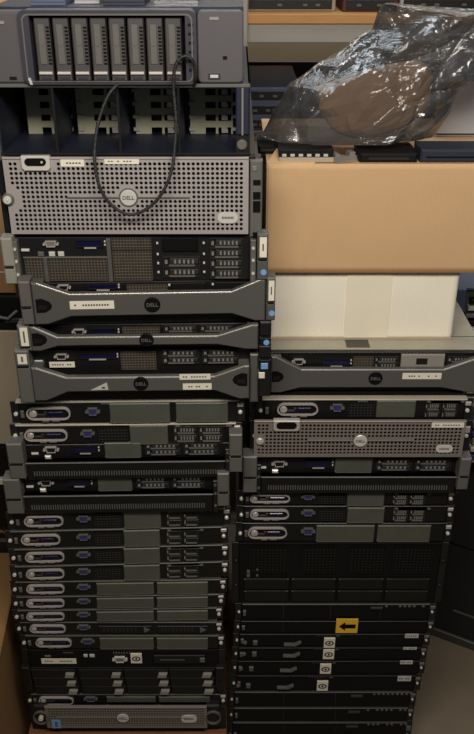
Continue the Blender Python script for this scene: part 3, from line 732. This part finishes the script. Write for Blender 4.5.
for i in range(10):
    y0 = rb[i]; y1 = rb[i+1] if rb[i+1] else 747
    u = Unit('rack_server', labs[i], y0, y1, rx[i][0], rx[i][1], DR, group=RG, z0=0 if i == 9 else None, face='deep', chassis='steel', depth=.6)
    if i > 0:
        u.screws([u.H*.5], .003)
        MB().box(-u.h, u.h, -.004, .012, u.H-.0035, u.H-.0008, .001).build('lid_edge', 'darklid' if i in (1, 7, 8, 9) else 'steel', u.root)
    if i == 0:
        for e in u.ears:
            b = MB()
            for q in (.3, .7): b.disc((-1 if e is u.ears[0] else 1)*(u.h+.008), u.H*q, .005, -.003, .001, 10, .001)
            b.build('thumb_screw', 'steel', e)
        for a, b_ in ((250, 288), (301, 337), (347, 384), (391, 430)): grille(u, (a, 547, b_, 572), .0085, 'black', 'inkblack', .3)
        for a, b_ in ((244, 289), (292, 336), (339, 384), (387, 430)):
            for yy in (578, 590):
                x0, x1, z0, z1 = u.R(a, yy, b_, yy+10.5); o = MB().box(x0, x1, -.004, .001, z0, z1, .0015).build('drive_bay', 'black', u.root)
                MB().box(x0+.004, x1-.004, -.0055, 0, z1-.0016, z1-.0003).build('bay_edge', 'drive', o)
        for a in ((248, 571, 2.4), (248, 575, 2.4), (257, 569, 1.6), (257, 575, 1.6)): u.block('indicator', 'latch', (a[0]-a[2]/2, a[1]-a[2]/2, a[0]+a[2]*.8, a[1]+a[2]/2), .003, 0)
        MB().box(-u.h, u.h, -.004, .012, u.H-.003, u.H-.001).build('lid_edge', 'steel', u.root)
    if i == 1:
        u.block('front_seam', 'drive', (283, 604, 283.7, 619), .0015, 0); u.block('front_seam', 'drive', (330, 604, 330.7, 619), .0015, 0); u.block('front_seam', 'drive', (380, 604, 380.7, 619), .0015, 0)
        x0, x1, z0, z1 = u.R(337, 619, 359, 632.5, -.006)
        z0 = max(z0, -.036)
        s_ = MB().box(x0, x1, -.0075, -.0045, z0, z1).build('arrow_sticker', 'yellow', u.root, 'yellow sticker with a black left arrow')
        w_ = x1-x0; h_ = z1-z0; cz = (z0+z1)/2
        MB().prism([(x0+w_*.14, cz), (x0+w_*.42, cz-h_*.3), (x0+w_*.42, cz-h_*.13), (x1-w_*.1, cz-h_*.13), (x1-w_*.1, cz+h_*.13), (x0+w_*.42, cz+h_*.13), (x0+w_*.42, cz+h_*.3)], -.0085, -.007).build('arrow', 'inkblack', s_)
    if i in (1, 7, 8, 9):
        b = MB(); rnd = random.Random(i)
        for k in range(9):
            xx = u.x((384, 372, 366, 366)[(1, 7, 8, 9).index(i)]+k*4.6); 
            if rnd.random() < .75: b.box(xx, xx+.006, -.0055, 0, u.H-.008, u.H-.004)
        b.build('scuff_marks', 'latch', u.root)
        u.block('pull_tab', 'drive', (rx[i][1]-66, y0+3, rx[i][1]-54, y0+5), .006)
    if i in (3, 4, 5, 6):
        qx = (324, 323, 320, 317)[i-3]; yc = (642, 653.3, 668, 685)[i-3]
        qr_round(u, (qx, yc-4.6, qx+11, yc+4.6))
        lx0 = (404.5, 402.5, 399.5, 397)[i-3]; ly0 = (631.5-0+1, 646.8, 656.5+1.5, 676)[i-3]
        if i == 3: r_ = (404.5, 633.8, 418, 637.8)
        elif i == 4: r_ = (402.5, 647.2, 416, 649.5)
        elif i == 5: r_ = (399.5, 660.5, 412, 664)
        else: r_ = (397, 676, 410.5, 681)
        sticker(u, r_, 'white', 1, .004)
        dxx = qx-80+(0, -.5, -2, -4)[i-3]*0
        x0 = u.x(qx-40); z_ = u.z(yc+.5)
        MB().prism([(x0, z_), (x0+.024, z_-.001), (x0+.036, z_+.006), (x0+.041, z_+.006), (x0+.028, z_-.004), (x0, z_-.003)], -.009, .001).build('door_handle', 'latch', u.root)
        o = MB().disc(u.x(qx-79), u.z(yc), .005, -.005, .001, 12, .001).build('power_button', 'latch', u.root)
        u.block('key_lock', 'latch', (qx-71, yc-2, qx-66.5, yc+2), .005, .001)
        b = MB()
        for k in range(6): xx = u.x(qx-8+2.6*k); b.box(xx, xx+.002, -.002, 0, u.z(y0+2.6), u.z(y0+1.8))
        xx = u.x(qx+12); b.box(xx, xx+.008, -.002, 0, u.z(y0+2.9), u.z(y0+1.6)); b.build('light_row', 'latch', u.root)
    if i in (2, 7, 8, 9):
        for a in (283, 335): u.block('front_seam', 'drive', (a, y0+2, a+.6, min(y1, 733)-1), .0015, 0)

# three slim ring-handled servers
for i, (y0, y1, xl, xr, st, bl) in enumerate(((490, 505, 237, 455, 'mid', ((347, 384),)), (505, 522, 237, 454, 'mid', ((347, 384),)), (522, 542, 236, 452, 'long', ((316, 374), (377, 430))))):
    srv1950('slim ring-handled server, %s of three right-stack ones above the tall 4U' % ('topmost', 'middle', 'lowest (wide grey blanks)')[i], y0, y1, xl, xr, DR,
            style=st, ovx=((250, 290), (250, 289), (248, 287))[i], vx=308, blanks=bl, group=RG, drives=(392, 426), dv=1, lidm='steel')
srv2970('black 2U server with grey side latches under the brown-grey mesh bezel, right stack', 458, 490, 243, 472, (243, 457, 257, 493), (459, 459, 470, 490), DR, 279, 463, (304, 330), (334, 371), (375, 452), group=RG)
# R3 mesh bezel
u = Unit('rack_server', 'brown-grey round-hole mesh-bezel 2U server with silver badge in the right stack', 420, 458, 250, 470, DR, group=RG, face='black')
mesh_bezel(u, 254, 464, 421, 457, 'brown', .0081, .0031, -.022, (360.5, 440.5, 6.8), (307, 414), (437, 445, 454, 452), notch=(271, 418, 301, 431), margin=3,
           hole=[(u.x(260, -.022), u.z(441, -.022), .014)])
x0, x1, z0, z1 = u.R(273, 419.5, 299, 430, -.022)
o = MB().prism([(x0+.004, z0), (x1-.004, z0), (x1, z0+.005), (x1, z1), (x0, z1), (x0, z0+.005)], -.028, -.016, .001).build('bezel_handle', 'ring', u.root)
MB().stadium(x0+.006, x1-.006, z0+.007, z1-.003, 0, -.0295, -.02).build('handle_slot', 'inkblack', o)
kx, kz = u.x(260, -.022), u.z(441, -.022); MB().disc(kx, kz, .0085, -.027, -.015, 18, .002).disc(kx, kz, .0035, -.029, -.02, 10).build('bezel_lock', 'ring', u.root)
sticker(u, (430, 422.5, 462, 427.5), d=.0235, label='cream printed sticker'); u.screws([u.H*.6])
# R2 slim
u = srv1950('slim black ring-handled server between the sloped bezel and the brown-grey mesh bezel', 398, 420, 256, 472, DR, style='mid', ovx=(277, 318), vx=337, blanks=((376, 415),), group=RG, drives=(424, 458), lidm='lid', text=True, ymoff=-.5)
# R1: sloped bezel with its lid visible
z_top = P(0, 352, 1.53)[1]; z_bot = P(0, 398, DR)[1]
u = Unit('rack_server', 'wide grey sloped-bezel server on top of the right stack with taped front', 352, 398, 261, 490, 1.53, 1.53, group=RG, z0=z_bot, ears=False, chassis='lid', ear=.016)
vga(u, 298, 361, 13, 5, 'black', 'ring'); lcd(u, (322, 358, 348, 365)); grille(u, (352, 356, 372, 366))
for j in range(2):
    drive(u, (373, 356+6*j, 397, 361.5+6*j)); drive(u, (445, 356+6*j, 470, 361.5+6*j))
bezel710(u, 271, 484, 369.5, 388, 301, 443, 357, 393, off=-.02, recessL=(272, 371, 284, 382))
t_ = MB().box(u.x(399), u.x(442), -.006, 0, u.z(368.5), u.z(353.5), .001).build('tape', 'beige', u.root, 'strip of pale clear tape'); MB().box(u.x(414), u.x(425), -.0065, -.005, u.z(363), u.z(357)).build('tape_gap', 'steel', t_)
dellbadge(u, 375.7, 378, 7, -.02); sticker(u, (402.5, 373, 441.5, 379), d=.0202, label='long cream printed sticker')
latch(u, 1, (478, 356, 490, 396), 'steel', off=-.02)
b = MB()
for k in range(60): xx = -u.h+.01+k*(2*u.h-.02)/60; b.box(xx, xx+.0022, -.0015, .001, u.H-.004, u.H-.0015)
b.build('lid_perforation', 'inkblack', u.root)
MB().box(-.06, -.012, .02, .055, u.H, u.H+.0006).build('lid_sticker', 'darklid', u.root)
MB().box(-u.h+.0, u.h, .07, .0715, u.H, u.H+.0008).build('lid_seam', 'darklid', u.root)
zR = u.zb+u.H+.0009

# cream box on R1, cardboard box on it
def hitY(py, z):
    return (HC-z)/math.tan(TH+math.atan((py-367)/F))
Yc = hitY(338.5, zR)
def cardbox(name, label, Y, z0, py_top, xl_t, xr_t, m, depth, flap=None, seam=None, ym=None):
    z1 = P(0, py_top, Y)[1]; xa, xb = P(xl_t, ym, Y)[0], P(xr_t, ym, Y)[0]; xc = (xa+xb)/2; w_ = (xb-xa)/2; h = z1-z0
    r = thing(name, (xc, Y, z0), label, 'cardboard box')
    nx, nz = 40, 20
    b = MB(); b.box(-w_, w_, .006, depth, 0, h, 0).build('box_body', m, r)
    # gently bowed front panel
    g = MB(); vs_ = []
    for k in range(nz+1):
        for i in range(nx+1):
            x_ = -w_+2*w_*i/nx; z_ = h*k/nz; s_ = math.sin(math.pi*i/nx)*math.sin(math.pi*k/nz)
            y_ = .0012*noise.noise(Vector((x_*9, 0, z_*7+m.__hash__() % 7)))*min(1, s_*4)+.0
            if i and i < nx: y_ += -.0035*math.exp(-((x_+w_*.72-.02*math.sin(z_*15))/.006)**2)*(1 if name == 'cardboard_box' and m == 'cardb' else 0)
            z2 = z_
            vs_.append((x_, y_, z2))
    fs = [(k*(nx+1)+i, k*(nx+1)+i+1, (k+1)*(nx+1)+i+1, (k+1)*(nx+1)+i) for k in range(nz) for i in range(nx)]
    n0 = len(vs_); vs_ += [(x, .006, z) for x, y, z in vs_[:]]
    fs += [(b_+n0, a+n0, d+n0, c+n0) for a, b_, c, d in fs[:]]
    for i in range(nx):
        fs += [(i, n0+i, n0+i+1, i+1)]; j = nz*(nx+1)+i; fs += [(j, j+1, n0+j+1, n0+j)]
    for k in range(nz):
        j = k*(nx+1); fs += [(j, j+nx+1, n0+j+nx+1, n0+j)]; j += nx; fs += [(j, n0+j, n0+j+nx+1, j+nx+1)]
    g.add(vs_, fs); g.build('front_panel', m, r, smooth=True)
    return r, w_, h, z1, xc
r, w_, h, zc1, xcc = cardbox('cardboard_box', 'cream-white cardboard box between the brown box and the top right server', Yc, zR, 270, 270.5, 456, 'cream', .42, ym=300)
MB().box(w_*.0-.035, w_*.0+.055, -.0022, .0, .002, h-.002).build('paper_strip', 'cream2', r) 
MB().box(-w_-.0005, w_, -.0045, .02, -.0005, .004).build('bottom_edge', 'tan', r)
Yb = Yc-.012
r, w_, h, zc2, xcb = cardbox('cardboard_box', 'plain brown cardboard box standing on the cream box, bag on top', Yb, zc1+.001, 164, 266, 500, 'cardb', .40, ym=215)
MB().box(-w_, w_, -.003, .01, -.0005, .003).build('bottom_edge', 'cardd', r)
fl = MB(); fl.add([(-w_, .0, h), (-w_+.09, .0, h), (-w_+.06, .05, h+.016), (-w_+.02, .06, h+.012), (-w_, .0, h+.002), (-w_+.09, .002, h+.002), (-w_+.06, .052, h+.018), (-w_+.02, .062, h+.014)], [(0, 1, 2, 3), (7, 6, 5, 4), (0, 4, 5, 1), (1, 5, 6, 2), (2, 6, 7, 3), (3, 7, 4, 0)])
fl.build('box_flap', 'cardb', r)

# on the brown box: circuit module, bracket, black parts, navy slab, pale panel
def on_box(name, m, px0, px1, depth, hh, dy, label, cat, rz=0):
    Y = Yb+dy; xa, xb = P(px0, 155, Y)[0], P(px1, 155, Y)[0]
    return thing(name, ((xa+xb)/2, Y, zc2+.001), label, cat, None, rz), (xb-xa)/2
r, w_ = on_box('memory_riser', 'pcb', 279, 334, .1, .02, .006, 'narrow circuit module with a row of pale chips on the brown box', 'circuit board')
MB().box(-w_, w_, 0, .07, 0, .009, .001).build('base', 'tan', r); MB().box(-w_, w_, .004, .07, .009, .022, .001).build('housing', 'black', r)
b = MB()
for k in range(6): b.box(-w_+.006+k*.0155, -w_+.014+k*.0155, .001, .005, .011, .0155)
b.build('chip', 'silver', r)
r, w_ = on_box('metal_bracket', 'silver', 335, 358, .05, .02, .006, 'short bare metal bracket right of the circuit module on the brown box', 'bracket', .3)
MB().box(-w_, w_, 0, .04, 0, .002).box(-w_, w_, 0, .002, .002, .012).box(-w_, -w_+.01, .002, .03, .002, .016, .001).box(w_-.014, w_-.002, .002, .02, .002, .018, .001).build('bracket_body', 'edge', r)
r, w_ = on_box('laptop', 'navy', 421, 485, .2, .02, .006, 'dark navy flat slab lying on the right end of the brown box', 'electronics')
r.name = 'flat_device'
MB().box(-w_, w_, 0, .07, 0, .024, .004).build('body', 'navy', r); MB().box(-w_+.01, w_, -.001, .003, .009, .0115).build('front_seam', 'inkblack', r)
r, w_ = on_box('display_screen', 'plastgrey', 432, 500, .2, .02, .22, 'pale grey sheet standing upright behind the navy slab', 'panel')
MB().box(-w_, w_, .0, .012, 0, .20, .003).build('panel_sheet', 'plastgrey', r); MB().box(-w_, w_, .0, .05, 0, .008, .002).build('panel_foot', 'plastgrey', r)
for i, (a, b_, m_, hh, dy, lb) in enumerate(((258, 279, 'deep', .03, .07, 'black power adapter behind the left end of the circuit module'), (360, 418, 'deep', .028, .006, 'black plastic module lying under the front of the bag'),)):
    r, w_ = on_box('power_adapter' if i == 0 else 'plastic_module', m_, a, b_, .1, hh, dy, lb, 'electronics')
    MB().box(-w_, w_, 0, .09, 0, hh*.6, .004).build('body', m_, r); MB().box(-w_*.7, w_*.7, -.001, .01, hh*.2, hh*.35).build('side_rib', 'drive', r)

# antistatic bag over a brown lump
mb_ = bpy.data.materials.new('static_bag_film'); mb_.use_nodes = True
nt = mb_.node_tree; b = nt.nodes['Principled BSDF']
b.inputs['Base Color'].default_value = (.24, .235, .23, 1); b.inputs['Metallic'].default_value = .75; b.inputs['Roughness'].default_value = .16
tc = nt.nodes.new('ShaderNodeTexCoord'); n = nt.nodes.new('ShaderNodeTexNoise'); n.inputs['Scale'].default_value = 17; n.inputs['Detail'].default_value = 5; n.inputs['Distortion'].default_value = 1.6
nt.links.new(tc.outputs['Object'], n.inputs['Vector'])
bp = nt.nodes.new('ShaderNodeBump'); bp.inputs['Strength'].default_value = 1.0; bp.inputs['Distance'].default_value = .008
nt.links.new(n.outputs[0], bp.inputs['Height']); nt.links.new(bp.outputs[0], b.inputs['Normal'])
tr = nt.nodes.new('ShaderNodeBsdfTransparent'); tr.inputs[0].default_value = (.78, .78, .80, 1)
mx = nt.nodes.new('ShaderNodeMixShader'); fr = nt.nodes.new('ShaderNodeLayerWeight'); fr.inputs[0].default_value = .35
mr = nt.nodes.new('ShaderNodeMapRange'); mr.inputs[3].default_value = .50; mr.inputs[4].default_value = .95
nt.links.new(fr.outputs['Facing'], mr.inputs[0]); nt.links.new(mr.outputs[0], mx.inputs[0])
nt.links.new(tr.outputs[0], mx.inputs[1]); nt.links.new(b.outputs[0], mx.inputs[2])
nt.links.new(mx.outputs[0], nt.nodes['Material Output'].inputs[0])
Yg = Yb+.115
outline_l = [(4, 384), (12, 378), (28, 373), (50, 340), (68, 312), (85, 290), (105, 277), (122, 268), (140, 257), (158, 250)]
outline_r = [(4, 400), (12, 500), (28, 505), (50, 505), (70, 500), (85, 462), (105, 450), (122, 441), (140, 432), (158, 415)]
def interp(tab, y):
    for (a, x0), (b_, x1) in zip(tab, tab[1:]):
        if y <= b_: return x0+(x1-x0)*(y-a)/(b_-a)
    return tab[-1][1]
nu, nv = 96, 64
bag = MB(); vs_ = []
for side in (-1, 1):
    for j in range(nv+1):
        t = j/nv; py = 4+(160-4)*t
        xl, xr = interp(outline_l, py), interp(outline_r, py)
        for i in range(nu+1):
            s_ = i/nu; px = xl+(xr-xl)*s_
            bul = (math.sin(math.pi*s_)**.6)*(math.sin(math.pi*min(1, t*.95+.05))**.5)
            q = Vector((px*.02, py*.02, side*3.1))
            al = q.x*.80-q.y*.60; ac = q.x*.60+q.y*.80
            q1 = Vector((al*.55, ac*1.3, side)); q2 = Vector((al*1.3, ac*2.8, side+4))
            d1 = noise.voronoi(q1)[0]; d2 = noise.voronoi(q2)[0]
            cr = (d1[1]-d1[0])*.05+(d2[1]-d2[0])*.016+noise.noise(q1*.8)*.03
            y_ = Yg+side*(.075*bul+(.03*min(1, t*1.6)*min(1, 6*s_*(1-s_)+.3) if side < 0 else 0))+cr*min(1, bul*1.5+.15)*side
            y_ = min(max(y_, Yb+.02), Yg+.095)
            X_, Z_ = P(px+noise.noise(q*2)*3, py+noise.noise(q*2+Vector((9, 9, 9)))*3, Yg)
            Z_ = max(Z_, zc2+.030)
            vs_.append((X_, y_, Z_))
N1 = (nu+1)*(nv+1)
fs = []
for sd in (0, 1):
    for j in range(nv):
        for i in range(nu):
            a = sd*N1+j*(nu+1)+i; f = (a, a+nu+1, a+nu+2, a+1); fs.append(f if sd == 0 else f[::-1])
def edge(a, b_): fs.append((a, b_, b_+N1, a+N1))
for i in range(nu): edge(i, i+1); edge(nv*(nu+1)+i+1, nv*(nu+1)+i)
for j in range(nv): edge((j+1)*(nu+1), j*(nu+1)); edge(j*(nu+1)+nu, (j+1)*(nu+1)+nu)
bag.add(vs_, fs)
tag(bag.build('static_bag', mb_), 'crumpled silvery see-through antistatic bag heaped on the brown cardboard box', 'plastic bag')
# brown lump added inside for the cardboard reflected in the film
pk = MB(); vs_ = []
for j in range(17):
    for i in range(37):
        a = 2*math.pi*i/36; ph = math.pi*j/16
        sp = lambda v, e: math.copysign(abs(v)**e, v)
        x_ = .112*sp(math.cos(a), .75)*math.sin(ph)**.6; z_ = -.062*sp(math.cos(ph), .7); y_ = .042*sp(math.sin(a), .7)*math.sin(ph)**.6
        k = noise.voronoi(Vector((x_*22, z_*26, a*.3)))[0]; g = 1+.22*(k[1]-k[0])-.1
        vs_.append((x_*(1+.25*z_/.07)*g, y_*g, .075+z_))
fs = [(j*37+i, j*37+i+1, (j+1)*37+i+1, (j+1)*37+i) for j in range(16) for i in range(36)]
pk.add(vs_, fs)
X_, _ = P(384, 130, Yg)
tag(pk.build('reflection_lump', 'reflbrown', loc=(X_, Yg+.01, zc2+.016), rot=(0, -.26, 0)), 'brown lump added inside the antistatic bag for the cardboard it reflects', 'stand_in')

# ------------------------------------------------------------ BACKGROUND SHELVING
YS = 2.45
zs = P(0, 14, YS)[1]; zs2 = P(0, 24, YS)[1]; zb2 = P(0, 43, YS)[1]
zl = P(0, 133, YS)[1]
rk = thing('storage_rack', (.15, YS, 0), 'grey steel shelving rack with an orange wood shelf board, behind the stacks', 'shelving')
MB().box(-1.6, 1.5, -.002, .62, zs2, zs, .002).build('shelf_board', 'board', rk)
MB().box(-1.6, 1.5, .004, .03, zb2, zs2-.0005, .002).build('cross_beam', 'beam', rk)
MB().box(-1.6, 1.5, .58, .62, zb2, zs2-.0005, .002).build('cross_beam', 'beam', rk)
for q in (-.7, .155, .9): MB().box(q-.03, q+.03, .031, .58, zs2-.04, zs2-.001).build('shelf_support', 'deep', rk)
MB().box(-1.6, 1.5, -.002, .62, zl-.022, zl, .002).build('shelf_board', 'under', rk)
MB().box(-1.6, 1.5, .004, .03, zl-.08, zl-.023, .002).build('cross_beam', 'beam', rk)
MB().box(-1.6, 1.5, -.002, .62, .35, .372, .002).build('shelf_board', 'under', rk)
xu = P(240, 60, YS)[0]-.15
for q in (-1.58, xu, 1.45):
    for y_ in (-.03, .61): MB().box(q-.012, q+.02, y_, y_+.03, 0, 2.3, .002).build('upright', 'beam', rk)
# rear panel of the shelf
MB().prism([(.255, zl), (.285, zl), (.40, zs2-.07), (.37, zs2-.07)], .50, .53).build('diagonal_brace', 'deep', rk)
MB().box(-1.6, 1.5, .60, .615, zl, zl+.105).build('rear_rail', 'darklid', rk)
# stuff on the shelves
rnd = random.Random(3)
def shelf_unit(name, px0, px1, py1, z0, dy, m, label, cat, dpt=.3, py_t=None):
    Y = YS+dy; xa, xb = P(px0, py1, Y)[0], P(px1, py1, Y)[0]; zt_ = P(0, py1, Y)[1]; w_ = (xb-xa)/2; h = zt_-z0
    r = thing(name, ((xa+xb)/2, Y, z0+.0005), label, cat)
    MB().box(-w_, w_, .004, dpt, 0, h, .003).build('body', m, r)
    b = MB(); n = max(2, int(h/.035))
    for k in range(n): b.box(-w_+.01, w_-.01, .0, .005, h*(k+.15)/n, h*(k+.75)/n, .001)
    b.build('front_panel', 'steel' if m != 'steel' else 'drive', r)
    b = MB()
    for k in range(n):
        for q in range(6):
            if rnd.random() < .6: xx = -w_+.02+(2*w_-.04)*q/6; b.box(xx, xx+.012, -.003, .002, h*(k+.35)/n, h*(k+.5)/n)
    b.build('connector', 'latch', r); return r
shelf_unit('network_switch', 246, 300, 88, zl, .03, 'bluepanel', 'blue-topped electronics box on the lower rack shelf beside the upright', 'electronics', .4)
shelf_unit('network_switch', 302, 350, 100, zl, .06, 'navy', 'dark electronics box on the lower rack shelf behind the bag', 'electronics', .35)
shelf_unit('network_switch', 356, 500, 92, zl, .08, 'navy', 'wide dark electronics box on the lower rack shelf, far right', 'electronics', .35)
shelf_unit('equipment_case', 196, 236, 70, zl, .05, 'deep', 'black equipment case on the lower rack shelf behind the left stack', 'electronics', .35)
shelf_unit('storage_box', 245, 337, -20, zs, .06, 'tan', 'pale grey box on the upper rack shelf above the bag', 'box', .3)
shelf_unit('storage_box', 344, 400, -20, zs, .05, 'maroon', 'dark box on the upper rack shelf next to the pale one', 'box', .3)
shelf_unit('storage_box', 402, 500, -20, zs, .07, 'plastgrey', 'light box on the upper rack shelf at the right', 'box', .3)
shelf_unit('storage_box', 198, 238, -20, zs, .07, 'bluepanel', 'bluish box on the upper rack shelf left of the upright', 'box', .3)
shelf_unit('storage_box', 20, 196, -20, zs, .07, 'navy', 'wide dark box on the upper rack shelf behind the left stack', 'box', .3)

# ------------------------------------------------------------ RIGHT: black case with opened machines piled on it
ang = math.radians(-29)
zcase = HC-1.84*math.tan(TH+math.atan((456-367)/F))
r = thing('black_case', (.586, 1.90, 0), 'large matt black case standing on the floor right of the right stack', 'case', None, ang)
r.location = (.62, 1.885, 0)
MB().box(-.06, .62, 0, .55, .03, zcase, .006).build('body', 'case', r)
MB().box(-.06, .62, -.006, .55, .0, .03, .003).build('base_rim', 'darklid', r)
MB().box(.02, .10, -.004, .002, .12, .125).build('scratch_strip', 'latch', r)
MB().box(-.06, .62, -.002, .002, zcase*.52, zcase*.524).build('door_seam', 'inkblack', r)
z_ = zcase+.001
lbls = ['opened machine with blue and white connectors lying on the black case', 'opened silver machine in the middle of the pile on the black case', 'opened machine at the top of the pile on the black case, by the cream box']
for k in range(3):
    hgt = (.17, .17, .14)[k]; Yk = 1.80
    xa = P(461-k*2.5, (430, 360, 300)[k], Yk)[0]
    r = thing('opened_machine', (xa, Yk, z_), lbls[k], 'electronics')
    MB().box(0, .42, .01, .5, 0, .008).box(0, .004, .01, .5, .008, hgt).box(.416, .42, .01, .5, .008, hgt).box(.004, .416, .49, .5, .008, hgt).box(0, .42, .01, .5, hgt-.004, hgt).build('shell', 'lid' if k != 2 else 'bluepanel', r)
    MB().box(0, .022, 0, .01, 0, hgt, .002).build('side_strip', ('darklid', 'bluepanel', 'bluepanel')[k], r)
    MB().box(.024, .42, .02, .03, .008, hgt-.006).build('inner_board', 'pcb' if k else 'darklid', r)
    for q in range(6):
        zz = .012+q*(hgt-.03)/6
        MB().box(.028+.004*(q % 3), .075+.01*(q % 2), .002, .02, zz, zz+(hgt-.03)/6*.6, .002).build('connector', (('blue', 'silver', 'silver') if k == 0 else ('shiny', 'silver', 'deep'))[q % 3], r)
    z_ += hgt+.001

# ------------------------------------------------------------ LEFT: boxes and parts behind the left stack
def pile(name, label, cat, px_r, Y, z0, py_top, m, depth=.4, width=.5, rz=0, parts=()):
    z1 = HC-Y*math.tan(TH+math.atan((py_top-367)/F)); x1 = P(px_r, py_top, Y)[0]
    r = thing(name, (x1, Y, z0), label, cat, None, rz)
    MB().box(-width, 0, 0, depth, 0, z1-z0, .003).build('body', m, r); return r, z1
YL = 1.72
r = thing('cardboard_box', (-.53, 1.28, 0), 'big brown cardboard box on the floor at the lower left, under dark parts', 'cardboard box', None, math.radians(5)); z1 = .45
MB().box(-.5, 0, 0, .9, 0, z1, .003).build('body', 'cardd', r)
MB().box(.0, .0025, .004, .80, z1-.10, z1-.002).build('box_flap', 'cardd', r)
MB().box(-.3, -.24, .0, .9, z1, z1+.0006).build('packing_tape', 'tan', r)
r, z2 = pile('equipment_case', 'dark equipment case standing on the lower left brown box', 'case', 14, YL+.02, z1+.001, 520, 'steel', .4)
MB().box(-.4, -.02, -.003, .002, .04, .05).build('front_groove', 'latch', r)
MB().tube([(-.01, -.004, .06), (-.03, -.02, .09), (-.06, -.025, .07), (-.09, -.01, .1)], .003).build('handle_strap', 'cardd', r)
r, z3 = pile('machine_chassis', 'dark brown machine chassis with metal tabs below the tan panel, far left', 'electronics', 17, YL, z2+.001, 446, 'deep', .4)
MB().box(-.06, -.012, -.012, .0, (z3-z2)*.55, (z3-z2)*.62, .002).build('metal_tab', 'silver', r); MB().box(-.05, 0, -.01, 0, (z3-z2)*.1, (z3-z2)*.18, .002).build('metal_tab', 'latch', r)
r, z4 = pile('panelled_cabinet', 'tan flat-fronted cabinet behind the left edge of the left stack', 'cabinet', 21, YL, z3+.001, 331, 'tan', .4)
MB().box(-.5, 0, -.002, .002, .0, .006).build('bottom_rim', 'deep', r)
r, z5 = pile('machine_chassis', 'black machine with cable loops on top of the tan cabinet, far left', 'electronics', 20, YL, z4+.001, 296, 'deep', .4)
MB().tube([(-.01, -.002, .05), (-.03, -.012, .035), (-.05, -.014, .04), (-.07, -.004, .055)], .004).build('cable_loop', 'latch', r)
MB().box(-.04, -.0, -.006, 0, .02, .032, .002).build('front_tab', 'navy', r)
r, z6 = pile('cardboard_box', 'small brown cardboard box high at the far left edge', 'cardboard box', 9, YL+.01, z5+.001, 240, 'cardd', .35)
MB().box(-.5, 0, -.002, .002, (z6-z5)*.4, (z6-z5)*.42).build('box_seam', 'white', r)
